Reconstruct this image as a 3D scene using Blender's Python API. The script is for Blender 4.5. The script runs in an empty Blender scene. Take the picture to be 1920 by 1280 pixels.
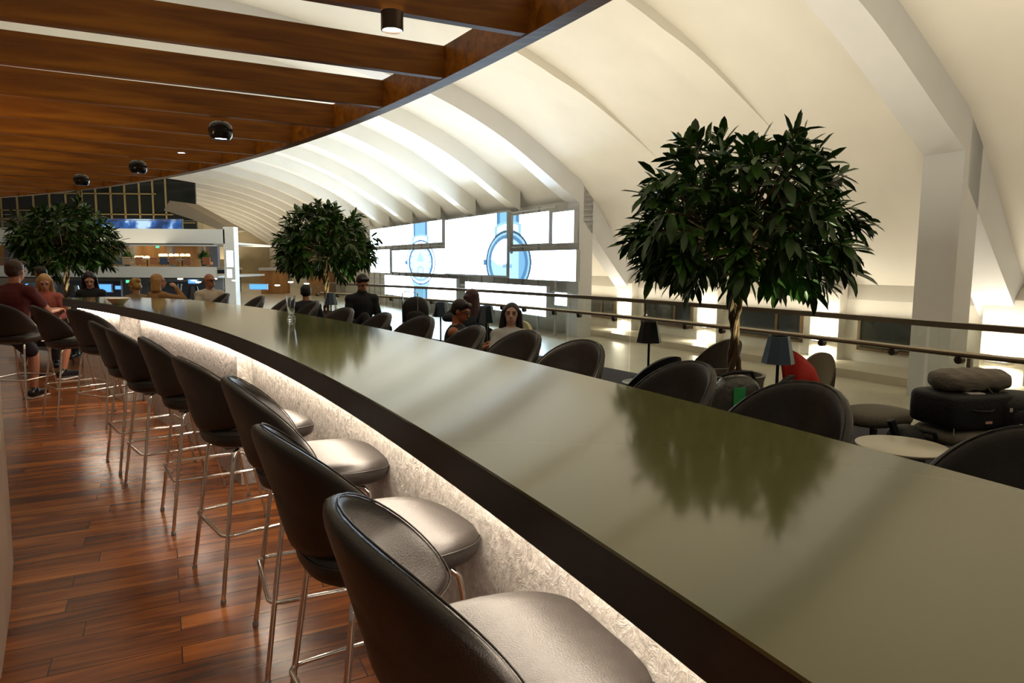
import bpy, bmesh, math, random
from mathutils import Vector, Matrix, noise
PI = math.pi
random.seed(7)
scene = bpy.context.scene
C = scene.collection

# ------------------------------------------------------------------ camera
F_PX, HOR, ROLL, EYE = 1280.0, 495.0, math.radians(.39), 1.57
PITCH = math.atan((640 - HOR) / F_PX)
cam_data = bpy.data.cameras.new('camera'); cam = bpy.data.objects.new('camera', cam_data); C.objects.link(cam)
cam_data.sensor_width = 36; cam_data.lens = 24; cam_data.clip_start = .05; cam_data.clip_end = 400
_f = Vector((0, math.cos(PITCH), -math.sin(PITCH))); _u = Vector((0, math.sin(PITCH), math.cos(PITCH))); _x = Vector((1, 0, 0))
_c, _s = math.cos(ROLL), math.sin(ROLL)
_R = _c * _x + _s * _u; _U = -_s * _x + _c * _u
cam.matrix_world = Matrix(((_R.x, _U.x, -_f.x, 0), (_R.y, _U.y, -_f.y, 0), (_R.z, _U.z, -_f.z, EYE), (0, 0, 0, 1)))
scene.camera = cam
def ray(x, y):
    u = (x - 960) / F_PX; v = -(y - 640) / F_PX
    return (_R * u + _U * v + _f)
def at(x, y, z):                       # where the sight line through a pixel meets the level z
    d = ray(x, y); t = (z - EYE) / d.z
    return Vector((d.x * t, d.y * t, z))
def far_at(x, y, D):                   # the point on that sight line at depth D (world y)
    d = ray(x, y); t = D / d.y
    return Vector((d.x * t, D, EYE + d.z * t))

# ------------------------------------------------------------------ world, exposure
scene.view_settings.view_transform = 'Standard'; scene.view_settings.look = 'None'
scene.view_settings.exposure = 0.0; scene.view_settings.gamma = 1
scene.view_settings.use_curve_mapping = False
w = bpy.data.worlds.new('world'); scene.world = w; w.use_nodes = True
w.node_tree.nodes['Background'].inputs[0].default_value = (1, .86, .66, 1)
w.node_tree.nodes['Background'].inputs[1].default_value = .12
scene.cycles.max_bounces = 7; scene.cycles.diffuse_bounces = 4; scene.cycles.glossy_bounces = 4
scene.cycles.transmission_bounces = 6; scene.cycles.transparent_max_bounces = 10
scene.cycles.caustics_reflective = False; scene.cycles.caustics_refractive = False
scene.cycles.sample_clamp_indirect = 6

# hall axes: U runs along the hall's column line, S points outward through it
HO = Vector((14.08, 24.0)); HU = Vector((-.469, .883)); HS = Vector((.883, .469)); HZ = -3.0
def hall(u, s, z): return Vector((HO.x + u * HU.x + s * HS.x, HO.y + u * HU.y + s * HS.y, z))
def area(name, loc, direction, sx, sy, power, col):
    l = bpy.data.lights.new(name, 'AREA'); l.shape = 'RECTANGLE'; l.size = sx; l.size_y = sy; l.energy = power; l.color = col
    o = bpy.data.objects.new(name, l); C.objects.link(o); o.location = loc
    d = Vector(direction).normalized(); yv = Vector((HU.x, HU.y, 0)); xv = yv.cross(-d).normalized(); yv = (-d).cross(xv).normalized()
    m = Matrix((xv, yv, -d)).transposed(); o.rotation_euler = m.to_euler()
    return o
WARM = (1, .80, .52); CREAM = (1, .89, .69)
area('hall_fill', hall(60, -9, 2.2), (0, 0, 1), 6, 200, 9600, CREAM)  # unseen upward fill added over the atrium to brighten the vault, no fixture
area('hall_fill', hall(60, -26, 3.4), (0, 0, 1), 8, 200, 7800, CREAM)  # second added fill, above the lounge side, likewise without a fixture
area('ledge_uplight', hall(30, 3.6, -.4), (HS.x * .5, HS.y * .5, 1), .5, 90, 480, (1, .9, .7))

# ------------------------------------------------------------------ mesh helper
class MB:
    def __init__(s): s.v = []; s.f = []; s.mi = []
    def add(s, vs, fs, mi=0):
        n = len(s.v); s.v += [tuple(p) for p in vs]; s.f += [tuple(i + n for i in f) for f in fs]; s.mi += [mi] * len(fs); return s
    def box(s, lo, hi, m=None, mi=0):
        vs = [Vector((x, y, z)) for z in (lo[2], hi[2]) for y in (lo[1], hi[1]) for x in (lo[0], hi[0])]
        if m is not None: vs = [m @ p for p in vs]
        return s.add(vs, [(0, 2, 3, 1), (4, 5, 7, 6), (0, 1, 5, 4), (2, 6, 7, 3), (0, 4, 6, 2), (1, 3, 7, 5)], mi)
    def hexa(s, p, mi=0):              # eight corners, bottom four then top four, both in the same turn
        return s.add(p, [(3, 2, 1, 0), (4, 5, 6, 7), (0, 1, 5, 4), (1, 2, 6, 5), (2, 3, 7, 6), (3, 0, 4, 7)], mi)
    def loft(s, rings, closed=True, caps=True, mi=0):
        n = len(rings[0]); vs = [p for r in rings for p in r]; fs = []
        for i in range(len(rings) - 1):
            for j in range(n if closed else n - 1):
                k = (j + 1) % n; fs.append((i * n + j, i * n + k, (i + 1) * n + k, (i + 1) * n + j))
        if caps and closed:
            fs.append(tuple(reversed(range(n)))); fs.append(tuple((len(rings) - 1) * n + j for j in range(n)))
        return s.add(vs, fs, mi)
    def tube(s, pts, r, n=8, caps=True, mi=0, closed=False):
        pts = [Vector(p) for p in pts]; N = len(pts); rs = r if isinstance(r, (list, tuple)) else [r] * N
        rings = []; up = None
        for i, p in enumerate(pts):
            a = pts[(i - 1) % N] if closed or i else p; b = pts[(i + 1) % N] if closed or i < N - 1 else p
            t = (b - a)
            if t.length < 1e-9: t = Vector((0, 0, 1))
            t.normalize()
            if up is None: up = t.orthogonal().normalized()
            x = (up - t * up.dot(t))
            x = x.normalized() if x.length > 1e-6 else t.orthogonal().normalized()
            up = x; y = t.cross(x)
            rings.append([p + (x * math.cos(2 * PI * k / n) + y * math.sin(2 * PI * k / n)) * rs[i] for k in range(n)])
        if closed:
            return s.loft(rings + [rings[0]], True, False, mi)
        return s.loft(rings, True, caps, mi)
    def lathe(s, prof, c=(0, 0, 0), n=24, mi=0, caps=True):
        c = Vector(c)
        return s.loft([[c + Vector((r * math.cos(2 * PI * k / n), r * math.sin(2 * PI * k / n), z)) for k in range(n)] for r, z in prof], True, caps, mi)
    def ell(s, c, r, m=None, nu=14, nv=9, mi=0):
        c = Vector(c); rings = []
        for i in range(nv + 1):
            a = -PI / 2 + PI * (i + .001) / (nv + .002)
            q = []
            for k in range(nu):
                p = Vector((r[0] * math.cos(a) * math.cos(2 * PI * k / nu), r[1] * math.cos(a) * math.sin(2 * PI * k / nu), r[2] * math.sin(a)))
                if m is not None: p = m @ p
                q.append(c + p)
            rings.append(q)
        return s.loft(rings, True, True, mi)
    def cap(s, a, b, ra, rb, n=12, mi=0):   # tapered limb with round ends
        a, b = Vector(a), Vector(b); d = (b - a).normalized(); x = d.orthogonal().normalized(); y = d.cross(x); rings = []
        for i in range(5):
            t = PI / 2 * (1 - i / 4) ; rr = max(ra * math.cos(t), ra * .02); rings.append([a - d * ra * math.sin(t) + (x * math.cos(2 * PI * k / n) + y * math.sin(2 * PI * k / n)) * rr for k in range(n)])
        for i in range(5):
            t = PI / 2 * (i / 4); rr = max(rb * math.cos(t), rb * .02); rings.append([b + d * rb * math.sin(t) + (x * math.cos(2 * PI * k / n) + y * math.sin(2 * PI * k / n)) * rr for k in range(n)])
        return s.loft(rings, True, True, mi)
    def prism(s, poly, z0, z1, mi=0):
        return s.loft([[Vector((p[0], p[1], z)) for p in poly] for z in (z0, z1)], True, True, mi)
    def mesh(s, name, mats, smooth=True):
        me = bpy.data.meshes.new(name); me.from_pydata(s.v, [], s.f)
        for m in (mats if isinstance(mats, (list, tuple)) else [mats]): me.materials.append(m)
        if any(s.mi): me.polygons.foreach_set('material_index', s.mi)
        bm = bmesh.new(); bm.from_mesh(me); bmesh.ops.recalc_face_normals(bm, faces=bm.faces); bm.to_mesh(me); bm.free()
        if smooth:
            me.polygons.foreach_set('use_smooth', [True] * len(me.polygons))
        me.update(); return me
    def build(s, name, mats, parent=None, smooth=True, bevel=0, seg=2, angle=35, label=None, sub=0, loc=None):
        o = bpy.data.objects.new(name, s.mesh(name, mats, smooth)); C.objects.link(o)
        if parent is not None: o.parent = parent
        if loc is not None: o.location = loc
        if bevel:
            b = o.modifiers.new('bevel', 'BEVEL'); b.width = bevel; b.segments = seg; b.limit_method = 'ANGLE'; b.angle_limit = math.radians(30)
        if sub:
            b = o.modifiers.new('subsurf', 'SUBSURF'); b.levels = sub; b.render_levels = sub
        elif smooth:
            try:
                with bpy.context.temp_override(object=o, active_object=o, selected_objects=[o], selected_editable_objects=[o]):
                    pass
            except Exception: pass
            me = o.data; bm = bmesh.new(); bm.from_mesh(me); lim = math.radians(angle)
            for e in bm.edges:
                if len(e.link_faces) == 2 and e.calc_face_angle(0) > lim: e.smooth = False
            bm.to_mesh(me); bm.free()
        if label: o['label'] = label
        return o
def tag(o, label, cat, group=None, kind=None):
    o['label'] = label; o['category'] = cat
    if group: o['group'] = group
    if kind: o['kind'] = kind
    return o
def struct(o, label=None):
    o['kind'] = 'structure'
    if label: o['label'] = label
    return o
def thing(name, label, cat, loc=(0, 0, 0), rz=0, group=None):
    o = bpy.data.objects.new(name, None); o.empty_display_size = .1; C.objects.link(o)
    o.location = loc; o.rotation_euler = (0, 0, rz); return tag(o, label, cat, group)
KIDS = {}
def dup(root, loc, rz, label, group=None, scale=None):
    def cp(o, par):
        c = o.copy(); C.objects.link(c); c.parent = par
        for ch in [x for x in ALL_CHILDREN(o)]: cp(ch, c)
        return c
    r = cp(root, None); r.location = loc; r.rotation_euler = (0, 0, rz); r['label'] = label
    if group: r['group'] = group
    if scale: r.scale = scale
    return r
def ALL_CHILDREN(o): return list(o.children)

# ------------------------------------------------------------------ materials
MATS = {}
def mat(name, col, rough=.5, metal=0, spec=.5, bump=0, bscale=20, var=0, vscale=5, emit=None, estr=0, alpha=1, trans=0, ior=1.45, coat=0, detail=4, stretch=None, sheen=0):
    m = bpy.data.materials.new(name); m.use_nodes = True; nt = m.node_tree; b = nt.nodes['Principled BSDF']
    b.inputs['Base Color'].default_value = (*col, 1); b.inputs['Roughness'].default_value = rough; b.inputs['Metallic'].default_value = metal
    b.inputs['Specular IOR Level'].default_value = spec; b.inputs['Alpha'].default_value = alpha
    b.inputs['Transmission Weight'].default_value = trans; b.inputs['IOR'].default_value = ior; b.inputs['Coat Weight'].default_value = coat
    if sheen: b.inputs['Sheen Weight'].default_value = sheen
    if emit: b.inputs['Emission Color'].default_value = (*emit, 1); b.inputs['Emission Strength'].default_value = estr
    if bump or var:
        tc = nt.nodes.new('ShaderNodeTexCoord'); mp = nt.nodes.new('ShaderNodeMapping'); nt.links.new(tc.outputs['Object'], mp.inputs[0])
        if stretch: mp.inputs['Scale'].default_value = stretch
    if var:
        n = nt.nodes.new('ShaderNodeTexNoise'); n.inputs['Scale'].default_value = vscale; n.inputs['Detail'].default_value = detail; nt.links.new(mp.outputs[0], n.inputs[0])
        r = nt.nodes.new('ShaderNodeValToRGB'); r.color_ramp.elements[0].position = .3; r.color_ramp.elements[1].position = .7
        r.color_ramp.elements[0].color = (*[c * (1 - var) for c in col], 1); r.color_ramp.elements[1].color = (*[min(1, c * (1 + var)) for c in col], 1)
        nt.links.new(n.outputs[0], r.inputs[0]); nt.links.new(r.outputs[0], b.inputs['Base Color'])
    if bump:
        n2 = nt.nodes.new('ShaderNodeTexNoise'); n2.inputs['Scale'].default_value = bscale; n2.inputs['Detail'].default_value = detail; nt.links.new(mp.outputs[0], n2.inputs[0])
        bp = nt.nodes.new('ShaderNodeBump'); bp.inputs['Strength'].default_value = bump; bp.inputs['Distance'].default_value = .02
        nt.links.new(n2.outputs[0], bp.inputs['Height']); nt.links.new(bp.outputs[0], b.inputs['Normal'])
    MATS[name] = m; return m

def wood(name, c1, c2, c3, rough, scale, planks=None, rot=0):
    m = bpy.data.materials.new(name); m.use_nodes = True; nt = m.node_tree; N = nt.nodes; L = nt.links; b = N['Principled BSDF']
    tc = N.new('ShaderNodeTexCoord'); mp = N.new('ShaderNodeMapping'); L.new(tc.outputs['Object'], mp.inputs[0]); mp.inputs['Rotation'].default_value = (0, 0, rot)
    ms = N.new('ShaderNodeMapping'); L.new(mp.outputs[0], ms.inputs[0]); ms.inputs['Scale'].default_value = scale
    n = N.new('ShaderNodeTexNoise'); n.inputs['Scale'].default_value = 1; n.inputs['Detail'].default_value = 6; n.inputs['Distortion'].default_value = .8; L.new(ms.outputs[0], n.inputs[0])
    r = N.new('ShaderNodeValToRGB'); e = r.color_ramp.elements; e[0].position = .3; e[0].color = (*c1, 1); e[1].position = .7; e[1].color = (*c3, 1)
    k = e.new(.5); k.color = (*c2, 1)
    b.inputs['Roughness'].default_value = rough
    if planks:
        br = N.new('ShaderNodeTexBrick'); L.new(mp.outputs[0], br.inputs[0]); br.inputs['Scale'].default_value = 1
        br.inputs['Brick Width'].default_value = planks[0]; br.inputs['Row Height'].default_value = planks[1]; br.inputs['Mortar Size'].default_value = .0025
        br.inputs['Mortar Smooth'].default_value = .1; br.offset = .37; br.offset_frequency = 2; br.squash = .8; br.squash_frequency = 3
        br.inputs['Color1'].default_value = (0, 0, 0, 1); br.inputs['Color2'].default_value = (1, 1, 1, 1); br.inputs['Mortar'].default_value = (.5, .5, .5, 1)
        ma = N.new('ShaderNodeMath'); ma.operation = 'MULTIPLY_ADD'; ma.inputs[1].default_value = .24; L.new(br.outputs[0], ma.inputs[0])
        ms2 = N.new('ShaderNodeMath'); ms2.operation = 'MULTIPLY_ADD'; ms2.inputs[1].default_value = .8; ms2.inputs[2].default_value = -.02; L.new(n.outputs[0], ms2.inputs[0]); L.new(ms2.outputs[0], ma.inputs[2]); L.new(ma.outputs[0], r.inputs[0])
        off = N.new('ShaderNodeVectorMath'); off.operation = 'MULTIPLY_ADD'; off.inputs[1].default_value = (7, 3, 5); L.new(br.outputs[0], off.inputs[0]); L.new(ms.outputs[0], off.inputs[2]); L.new(off.outputs[0], n.inputs[0])
        mx = N.new('ShaderNodeMix'); mx.data_type = 'RGBA'; L.new(br.outputs['Fac'], mx.inputs[0]); L.new(r.outputs[0], mx.inputs[6]); mx.inputs[7].default_value = (.02, .008, .004, 1); L.new(mx.outputs[2], b.inputs['Base Color'])
        bp = N.new('ShaderNodeBump'); bp.inputs['Strength'].default_value = .3; bp.inputs['Distance'].default_value = .002; bp.invert = True; L.new(br.outputs['Fac'], bp.inputs['Height']); L.new(bp.outputs[0], b.inputs['Normal'])
    else:
        L.new(n.outputs[0], r.inputs[0]); L.new(r.outputs[0], b.inputs['Base Color'])
    return m

leather = mat('charcoal_leather', (.023, .0185, .0165), .36, spec=.55, bump=.12, bscale=260, var=.15, vscale=30)
leather_seat = leather
chrome = mat('chrome', (.78, .76, .73), .12, 1)
steel = mat('brushed_steel', (.42, .36, .27), .3, 1)
gripmat = mat('grey_glide', (.2, .2, .2), .4)
top_m = mat('quartz_counter', (.145, .145, .058), .085, spec=.6)
apron_m = mat('dark_counter_edge', (.045, .035, .03), .38, var=.1, vscale=20)
floor_m = wood('red_hardwood', (.07, .018, .005), (.23, .066, .012), (.44, .15, .027), .24, (1.3, 11, 1), (1.25, .135), math.radians(-27))
slat_m = wood('walnut_slat', (.17, .055, .005), (.31, .112, .008), (.44, .175, .015), .34, (1.1, 13, 13))
white_m = mat('cream_plaster', (.70, .67, .60), .75, var=.03, vscale=.6, bump=.03, bscale=8)
col_m = mat('pale_column_plaster', (.60, .60, .60), .7, var=.03, vscale=.7)
stonefloor_m = mat('tan_terrazzo', (.52, .46, .36), .3, var=.1, vscale=.5)
dark_m = mat('dark_glass_night', (.018, .022, .020), .08, spec=.7, var=.5, vscale=.15)
black_m = mat('black_fabric', (.012, .012, .014), .7, bump=.2, bscale=120)
blackp_m = mat('black_lacquer', (.012, .013, .016), .18)
white_top = mat('white_laminate', (.62, .58, .46), .28)
grey_fab = mat('grey_wool', (.17, .15, .12), .9, bump=.2, bscale=90, var=.1, vscale=40)
tan_wood = mat('tan_wood', (.36, .17, .05), .4, var=.2, vscale=14, stretch=(1, 1, .15))
led_m = mat('led_strip', (1, .9, .8), .5, emit=(1, .84, .66), estr=50)
led_soft = mat('soft_led_strip', (1, .9, .8), .5, emit=(1, .84, .70), estr=26)
lens_m = mat('lamp_lens', (1, 1, 1), .5, emit=(1, .93, .82), estr=18)
def glassmat(name, tint=(.92, .95, .93), a=.1):
    m = bpy.data.materials.new(name); m.use_nodes = True; nt = m.node_tree; nt.nodes.clear()
    o = nt.nodes.new('ShaderNodeOutputMaterial'); t = nt.nodes.new('ShaderNodeBsdfTransparent'); g = nt.nodes.new('ShaderNodeBsdfGlossy'); mx = nt.nodes.new('ShaderNodeMixShader'); fr = nt.nodes.new('ShaderNodeLayerWeight')
    t.inputs[0].default_value = (*tint, 1); g.inputs['Roughness'].default_value = .02; fr.inputs[0].default_value = .18
    pw = nt.nodes.new('ShaderNodeMath'); pw.operation = 'MULTIPLY_ADD'; pw.inputs[1].default_value = .35; pw.inputs[2].default_value = .025; nt.links.new(fr.outputs['Facing'], pw.inputs[0]); nt.links.new(pw.outputs[0], mx.inputs[0]); nt.links.new(t.outputs[0], mx.inputs[1]); nt.links.new(g.outputs[0], mx.inputs[2]); nt.links.new(mx.outputs[0], o.inputs[0]); return m
glass_m = glassmat('clear_glass')
def stone():
    m = bpy.data.materials.new('split_face_stone'); m.use_nodes = True; nt = m.node_tree; N = nt.nodes; L = nt.links; b = N['Principled BSDF']
    tc = N.new('ShaderNodeTexCoord'); mp = N.new('ShaderNodeMapping'); L.new(tc.outputs['Object'], mp.inputs[0]); mp.inputs['Scale'].default_value = (1, 1, .8); mp.inputs['Rotation'].default_value = (.7, .3, 0)
    v = N.new('ShaderNodeTexVoronoi'); v.inputs['Scale'].default_value = 26; v.feature = 'F1'
    n = N.new('ShaderNodeTexNoise'); n.inputs['Scale'].default_value = 30; n.inputs['Detail'].default_value = 8; n.inputs['Roughness'].default_value = .66; n.inputs['Distortion'].default_value = .7
    L.new(mp.outputs[0], n.inputs[0]); L.new(mp.outputs[0], v.inputs[0])
    ad = N.new('ShaderNodeMath'); ad.operation = 'MULTIPLY_ADD'; ad.inputs[1].default_value = .3; L.new(v.outputs[0], ad.inputs[0]); L.new(n.outputs[0], ad.inputs[2])
    bp = N.new('ShaderNodeBump'); bp.inputs['Strength'].default_value = .8; bp.inputs['Distance'].default_value = .035; L.new(ad.outputs[0], bp.inputs['Height']); L.new(bp.outputs[0], b.inputs['Normal'])
    r = N.new('ShaderNodeValToRGB'); r.color_ramp.elements[0].position = .3; r.color_ramp.elements[0].color = (.48, .44, .40, 1); r.color_ramp.elements[1].position = .62; r.color_ramp.elements[1].color = (.74, .70, .65, 1)
    L.new(n.outputs[0], r.inputs[0]); L.new(r.outputs[0], b.inputs['Base Color']); b.inputs['Roughness'].default_value = .7
    return m
stone_m = stone()

# ------------------------------------------------------------------ floor of the lounge and low side wall
CN = Vector((-21.91, -9.75)); RN = 24.61           # centre and radius of the counter's curved aisle edge
def arc(off, th, z=0): return Vector((CN.x + (RN + off) * math.cos(th), CN.y + (RN + off) * math.sin(th), z))
def rail_off(th):                                   # distance of the glass railing from the aisle edge
    return 5.55 + max(0, th - .55) * 3.6
m = MB(); ths = [.05 + i * .02 for i in range(55)]
outer = [arc(rail_off(t) + .12, t, 0) for t in ths]
inner = [arc(-7.5, t, 0) for t in ths]
def slab(inn, out, z0, z1):
    n = len(inn); vs = [Vector((p.x, p.y, z1)) for p in inn] + [Vector((p.x, p.y, z1)) for p in out] + [Vector((p.x, p.y, z0)) for p in inn] + [Vector((p.x, p.y, z0)) for p in out]
    fs = []
    for i in range(n - 1):
        fs += [(i, i + 1, n + i + 1, n + i), (2 * n + i, 3 * n + i, 3 * n + i + 1, 2 * n + i + 1), (n + i, n + i + 1, 3 * n + i + 1, 3 * n + i), (i, 2 * n + i, 2 * n + i + 1, i + 1)]
    fs += [(0, n, 3 * n, 2 * n), (n - 1, 3 * n - 1, 4 * n - 1, 2 * n - 1)]
    fs = [f for f in fs if len(set(f)) == 4]
    return vs, fs
carpet_m = mat('dark_lounge_carpet', (.035, .03, .04), .9, bump=.2, bscale=200)
mid = [arc(1.02, t, 0) for t in ths]
struct(MB().add(*slab(inner, mid, -.25, 0)).build('floor', floor_m, smooth=False), 'red-brown hardwood plank floor along the counter aisle')
struct(MB().add(*slab(mid, outer, -.25, -.001)).build('floor', carpet_m, smooth=False), 'dark lounge floor between counter and glass railing')
# curved low wall at the left edge of the aisle
wl = [(-1.62, 1.6), (-1.78, 2.05), (-1.93, 2.43), (-2.26, 2.93), (-2.61, 3.43), (-3.19, 4.2), (-3.95, 5.2), (-4.6, 6.05), (-4.95, 6.5)]
wl = [Vector((a, b, 0)) for a, b in wl]; wo = [p + Vector((-.35, .12, 0)) for p in wl]
struct(MB().add(*slab(wo, wl, 0, .72)).build('wall_left', mat('beige_low_wall', (.42, .33, .27), .6, var=.06, vscale=4), smooth=False), 'low beige curved wall at the left end of the aisle')

# ------------------------------------------------------------------ the long curved counter
T0, T1 = .26, .862
def counter_strip(name, o0, o1, z0, z1, m_, par, t0=T0, t1=T1, nseg=72, w1=None, **k):
    tt = [t0 + (t1 - t0) * i / nseg for i in range(nseg + 1)]
    wf = w1 or (lambda t: o1)
    a = [arc(o0, t) for t in tt]; b = [arc(wf(t), t) for t in tt]
    return MB().add(*slab(a, b, z0, z1)).build(name, m_, par, **k)
def top_w(t):
    s = max(0, (t - .56)) ; w_ = .99 + .5 * min(s, .16)
    if t > .78: w_ -= .9 * ((t - .78) / (T1 - .78)) ** 2 * .55
    return w_
counter = thing('bar_counter', 'long curved bar counter with glossy grey-green stone top above a lit stone base', 'counter', arc(.5, .5))
inv = Matrix.Translation(-counter.location)
def reparent(o, par):
    o.parent = par; o.matrix_parent_inverse = Matrix.Identity(4); o.data.transform(Matrix.Translation(-par.location)); return o
ct = reparent(counter_strip('countertop', 0, 1, 1.083, 1.09, top_m, None, w1=top_w, nseg=180, smooth=False), counter)
ap = reparent(counter_strip('apron', .003, 1, .985, 1.0828, apron_m, None, w1=lambda t: top_w(t) - .003, nseg=120, smooth=False), counter)
TA0, TA1 = math.atan2(4.66 + 9.75, -1.96 + 21.91), math.atan2(6.83 + 9.75, -3.68 + 21.91)
for k, (a, b, o0, o1) in enumerate(((T0, TA0 - .0005, .16, .68), (TA0, TA1, .06, .68), (TA1 + .0005, .775, .22, .70), (.7785, .84, .04, .62))):
    sb = reparent(counter_strip('stone_base', o0, o1, 0, .985, stone_m, None, a, b, 28, smooth=True), counter)
    lo = max(.012, o0 - .06)
    ls = reparent(counter_strip('light_strip', lo, lo + .03, .975, .984, led_m if k != 1 else led_soft, None, a, b, 28, smooth=False), counter)

# ------------------------------------------------------------------ bar stools
def superell(a, n): 
    c, s = math.cos(a), math.sin(a); return math.copysign(abs(c) ** (2 / n), c), math.copysign(abs(s) ** (2 / n), s)
def back_pt(a, b, off):
    wd = .268 * (1 - .22 * max(0, -b) ** 1.6 - .04 * max(0, b) ** 2)
    s_ = 1 - abs(off) * 0
    x = wd * math.sin(min(1.45, abs(a) * 1.38)) / math.sin(1.38) * (1 if a >= 0 else -1); z = .955 + .180 * b - .095 * abs(a) ** 2.2 * (1 if b > 0 else 1 - .8 * min(1, -b))
    nx, ny = math.sin(a * 1.25), -math.cos(a * 1.25)
    y = -.285 + .235 * (1 - math.cos(a * 1.38)) / (1 - math.cos(1.38)) * (1 - .12 * max(0, b)) - .05 * b
    x -= nx * off; y -= ny * off
    return Vector((x, y, z))
def make_stool():
    t = thing('bar_stool', 'stool', 'bar stool')
    m = MB(); n = 40; rings = []
    for rho, off in ((.02, -.020), (.35, -.021), (.6, -.022), (.8, -.022), (.92, -.019), (.98, -.012), (1.0, 0), (.98, .012), (.92, .018), (.8, .020), (.6, .019), (.35, .018), (.02, .017)):
        rings.append([back_pt(rho * superell(2 * PI * k / n, 2.15)[0], rho * superell(2 * PI * k / n, 2.15)[1], off) for k in range(n)])
    m.loft(rings); m.build('backrest', leather, t, smooth=True, angle=80)
    m = MB(); rim = [back_pt(1.0 * superell(2 * PI * k / 56, 2.15)[0], 1.0 * superell(2 * PI * k / 56, 2.15)[1], .013) * 1 for k in range(56)]
    m.tube(rim, .0024, 6, closed=True); m.build('piping', leather, t, smooth=True, angle=80)
    m = MB(); rings = []
    def seat_ring(k_, z):
        r = []
        for k in range(44):
            a = 2 * PI * k / 44; c, s = superell(a, 2.8)
            wx = .245 * (1 - .07 * max(0, -s)) * k_; r.append(Vector((wx * c, .025 + .258 * s * k_, z + (.008 * (c * c) - .012 * max(0, s) ** 3 * (1 if z > .74 else 0)) * k_ ** 3)))
        return r
    for k_, z in ((.02, .698), (.7, .698), (.88, .702), (.965, .715), (.995, .735), (1.0, .752), (.99, .768), (.955, .783), (.88, .793), (.7, .798), (.4, .799), (.02, .799)): rings.append(seat_ring(k_, z))
    m.loft(rings); m.build('seat', leather, t, smooth=True, angle=80)
    m = MB(); m.tube([p * 1.0 for p in seat_ring(1.004, .764)], .0028, 5, closed=True); m.build('seam', leather, t, smooth=True, angle=80)
    m = MB(); m.box((-.10, -.16, .684), (.10, .16, .70)); m.build('seat_plate', gripmat, t, smooth=False)
    for sx in (-1, 1):
        for fy in (0, 1):
            top = Vector((sx * .165, .12 if fy else -.125, .695)); foot = Vector((sx * (.22 if fy else .235), .285 if fy else -.24, .012))
            kn = Vector((sx * .19, .165 if fy else -.155, .672))
            m = MB(); m.tube([top, top.lerp(kn, .55) + Vector((0, 0, .008)), kn, kn.lerp(foot, .08), foot], .0095, 10)
            lg = m.build('leg', chrome, t, angle=50)
            m = MB(); m.lathe([(.0125, 0), (.0125, .012), (.0105, .016)], (foot.x, foot.y, 0), 12); m.build('foot_glide', gripmat, lg)
    m = MB(); pts = []; hw, y0, y1, r = .222, -.222, .258, .045
    for cx, cy, a0 in ((hw - r, y1 - r, 0), (-hw + r, y1 - r, PI / 2), (-hw + r, y0 + r, PI), (hw - r, y0 + r, 1.5 * PI)):
        for k in range(6): a = a0 + PI / 2 * k / 5; pts.append(Vector((cx + r * math.cos(a), cy + r * math.sin(a), .305)))
    m.tube(pts, .0085, 8, closed=True); m.build('footrest_ring', chrome, t, angle=60)
    return t
ordn = ['first', 'second', 'third', 'fourth', 'fifth', 'sixth', 'seventh', 'eighth', 'ninth', 'tenth', 'eleventh', 'twelfth', 'thirteenth']
near = [((-.32, 1.44), (.93, .36)), ((-.72, 2.02), (.83, .55)), ((-1.11, 2.82), (.90, .43)), ((-1.63, 3.37), (.77, .64)), ((-2.22, 4.20), (.83, .56)),
        ((-2.73, 4.69), (.75, .66)), ((-3.20, 5.27), (.76, .65)), ((-4.22, 6.46), (.42, .907)), ((-4.86, 6.96), (.66, .75)), ((-5.62, 7.15), (.06, 1.0))]
nlab = ['black leather bar stool nearest the camera, its padded seat pushed under the counter',
        'second bar stool from the camera on the aisle side, wide back seen from behind',
        'third bar stool from the camera on the aisle side, partly behind the second',
        'fourth bar stool from the camera on the aisle side, feet clear on the wood floor',
        'fifth bar stool from the camera on the aisle side, beside the stone pier corner',
        'sixth bar stool from the camera on the aisle side, in front of the stone base',
        'seventh bar stool from the camera on the aisle side, back overlapping the counter edge',
        'dark bar stool turned square to the counter near its far end, third from last',
        'dark bar stool just right of the man in the red shirt',
        'dark bar stool the man in the red shirt sits on']
stool0 = make_stool()
for i, ((rx, ry), (fx, fy)) in enumerate(near):
    f = Vector((fx, fy)).normalized(); r = Vector((f.y, -f.x)); root = Vector((rx, ry)) + r * .235 + f * .24
    rz = math.atan2(-f.x, f.y)
    if i == 0: o = stool0; o.location = (root.x, root.y, 0); o.rotation_euler = (0, 0, rz); o['label'] = nlab[0]; o['group'] = 'bar stools on the aisle side of the counter'
    else: o = dup(stool0, (root.x, root.y, 0), rz, nlab[i], 'bar stools on the aisle side of the counter')
def pix_x(p):
    d = Vector(p) - Vector((0, 0, EYE)); return 960 + F_PX * d.dot(_R) / d.dot(_f)
def pix_y(p):
    d = Vector(p) - Vector((0, 0, EYE)); return 640 - F_PX * d.dot(_U) / d.dot(_f)
def theta_for(px, off, z=1.1):
    lo, hi = .40, .98
    for _ in range(50):
        mdd = (lo + hi) / 2
        if pix_x(arc(off, mdd, z)) > px: lo = mdd
        else: hi = mdd
    return lo
farx = [(1925, 805, 0), (1470, 716, 4), (1243, 679, -6), (1063, 630, 8), (953, 612, 2), (852, 608, -6), (767, 587, 6), (688, 584, -4), (622, 574, 6), (563, 558, -10), (512, 553, -14), (464, 548, -8), (400, 545, -12)]
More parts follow.
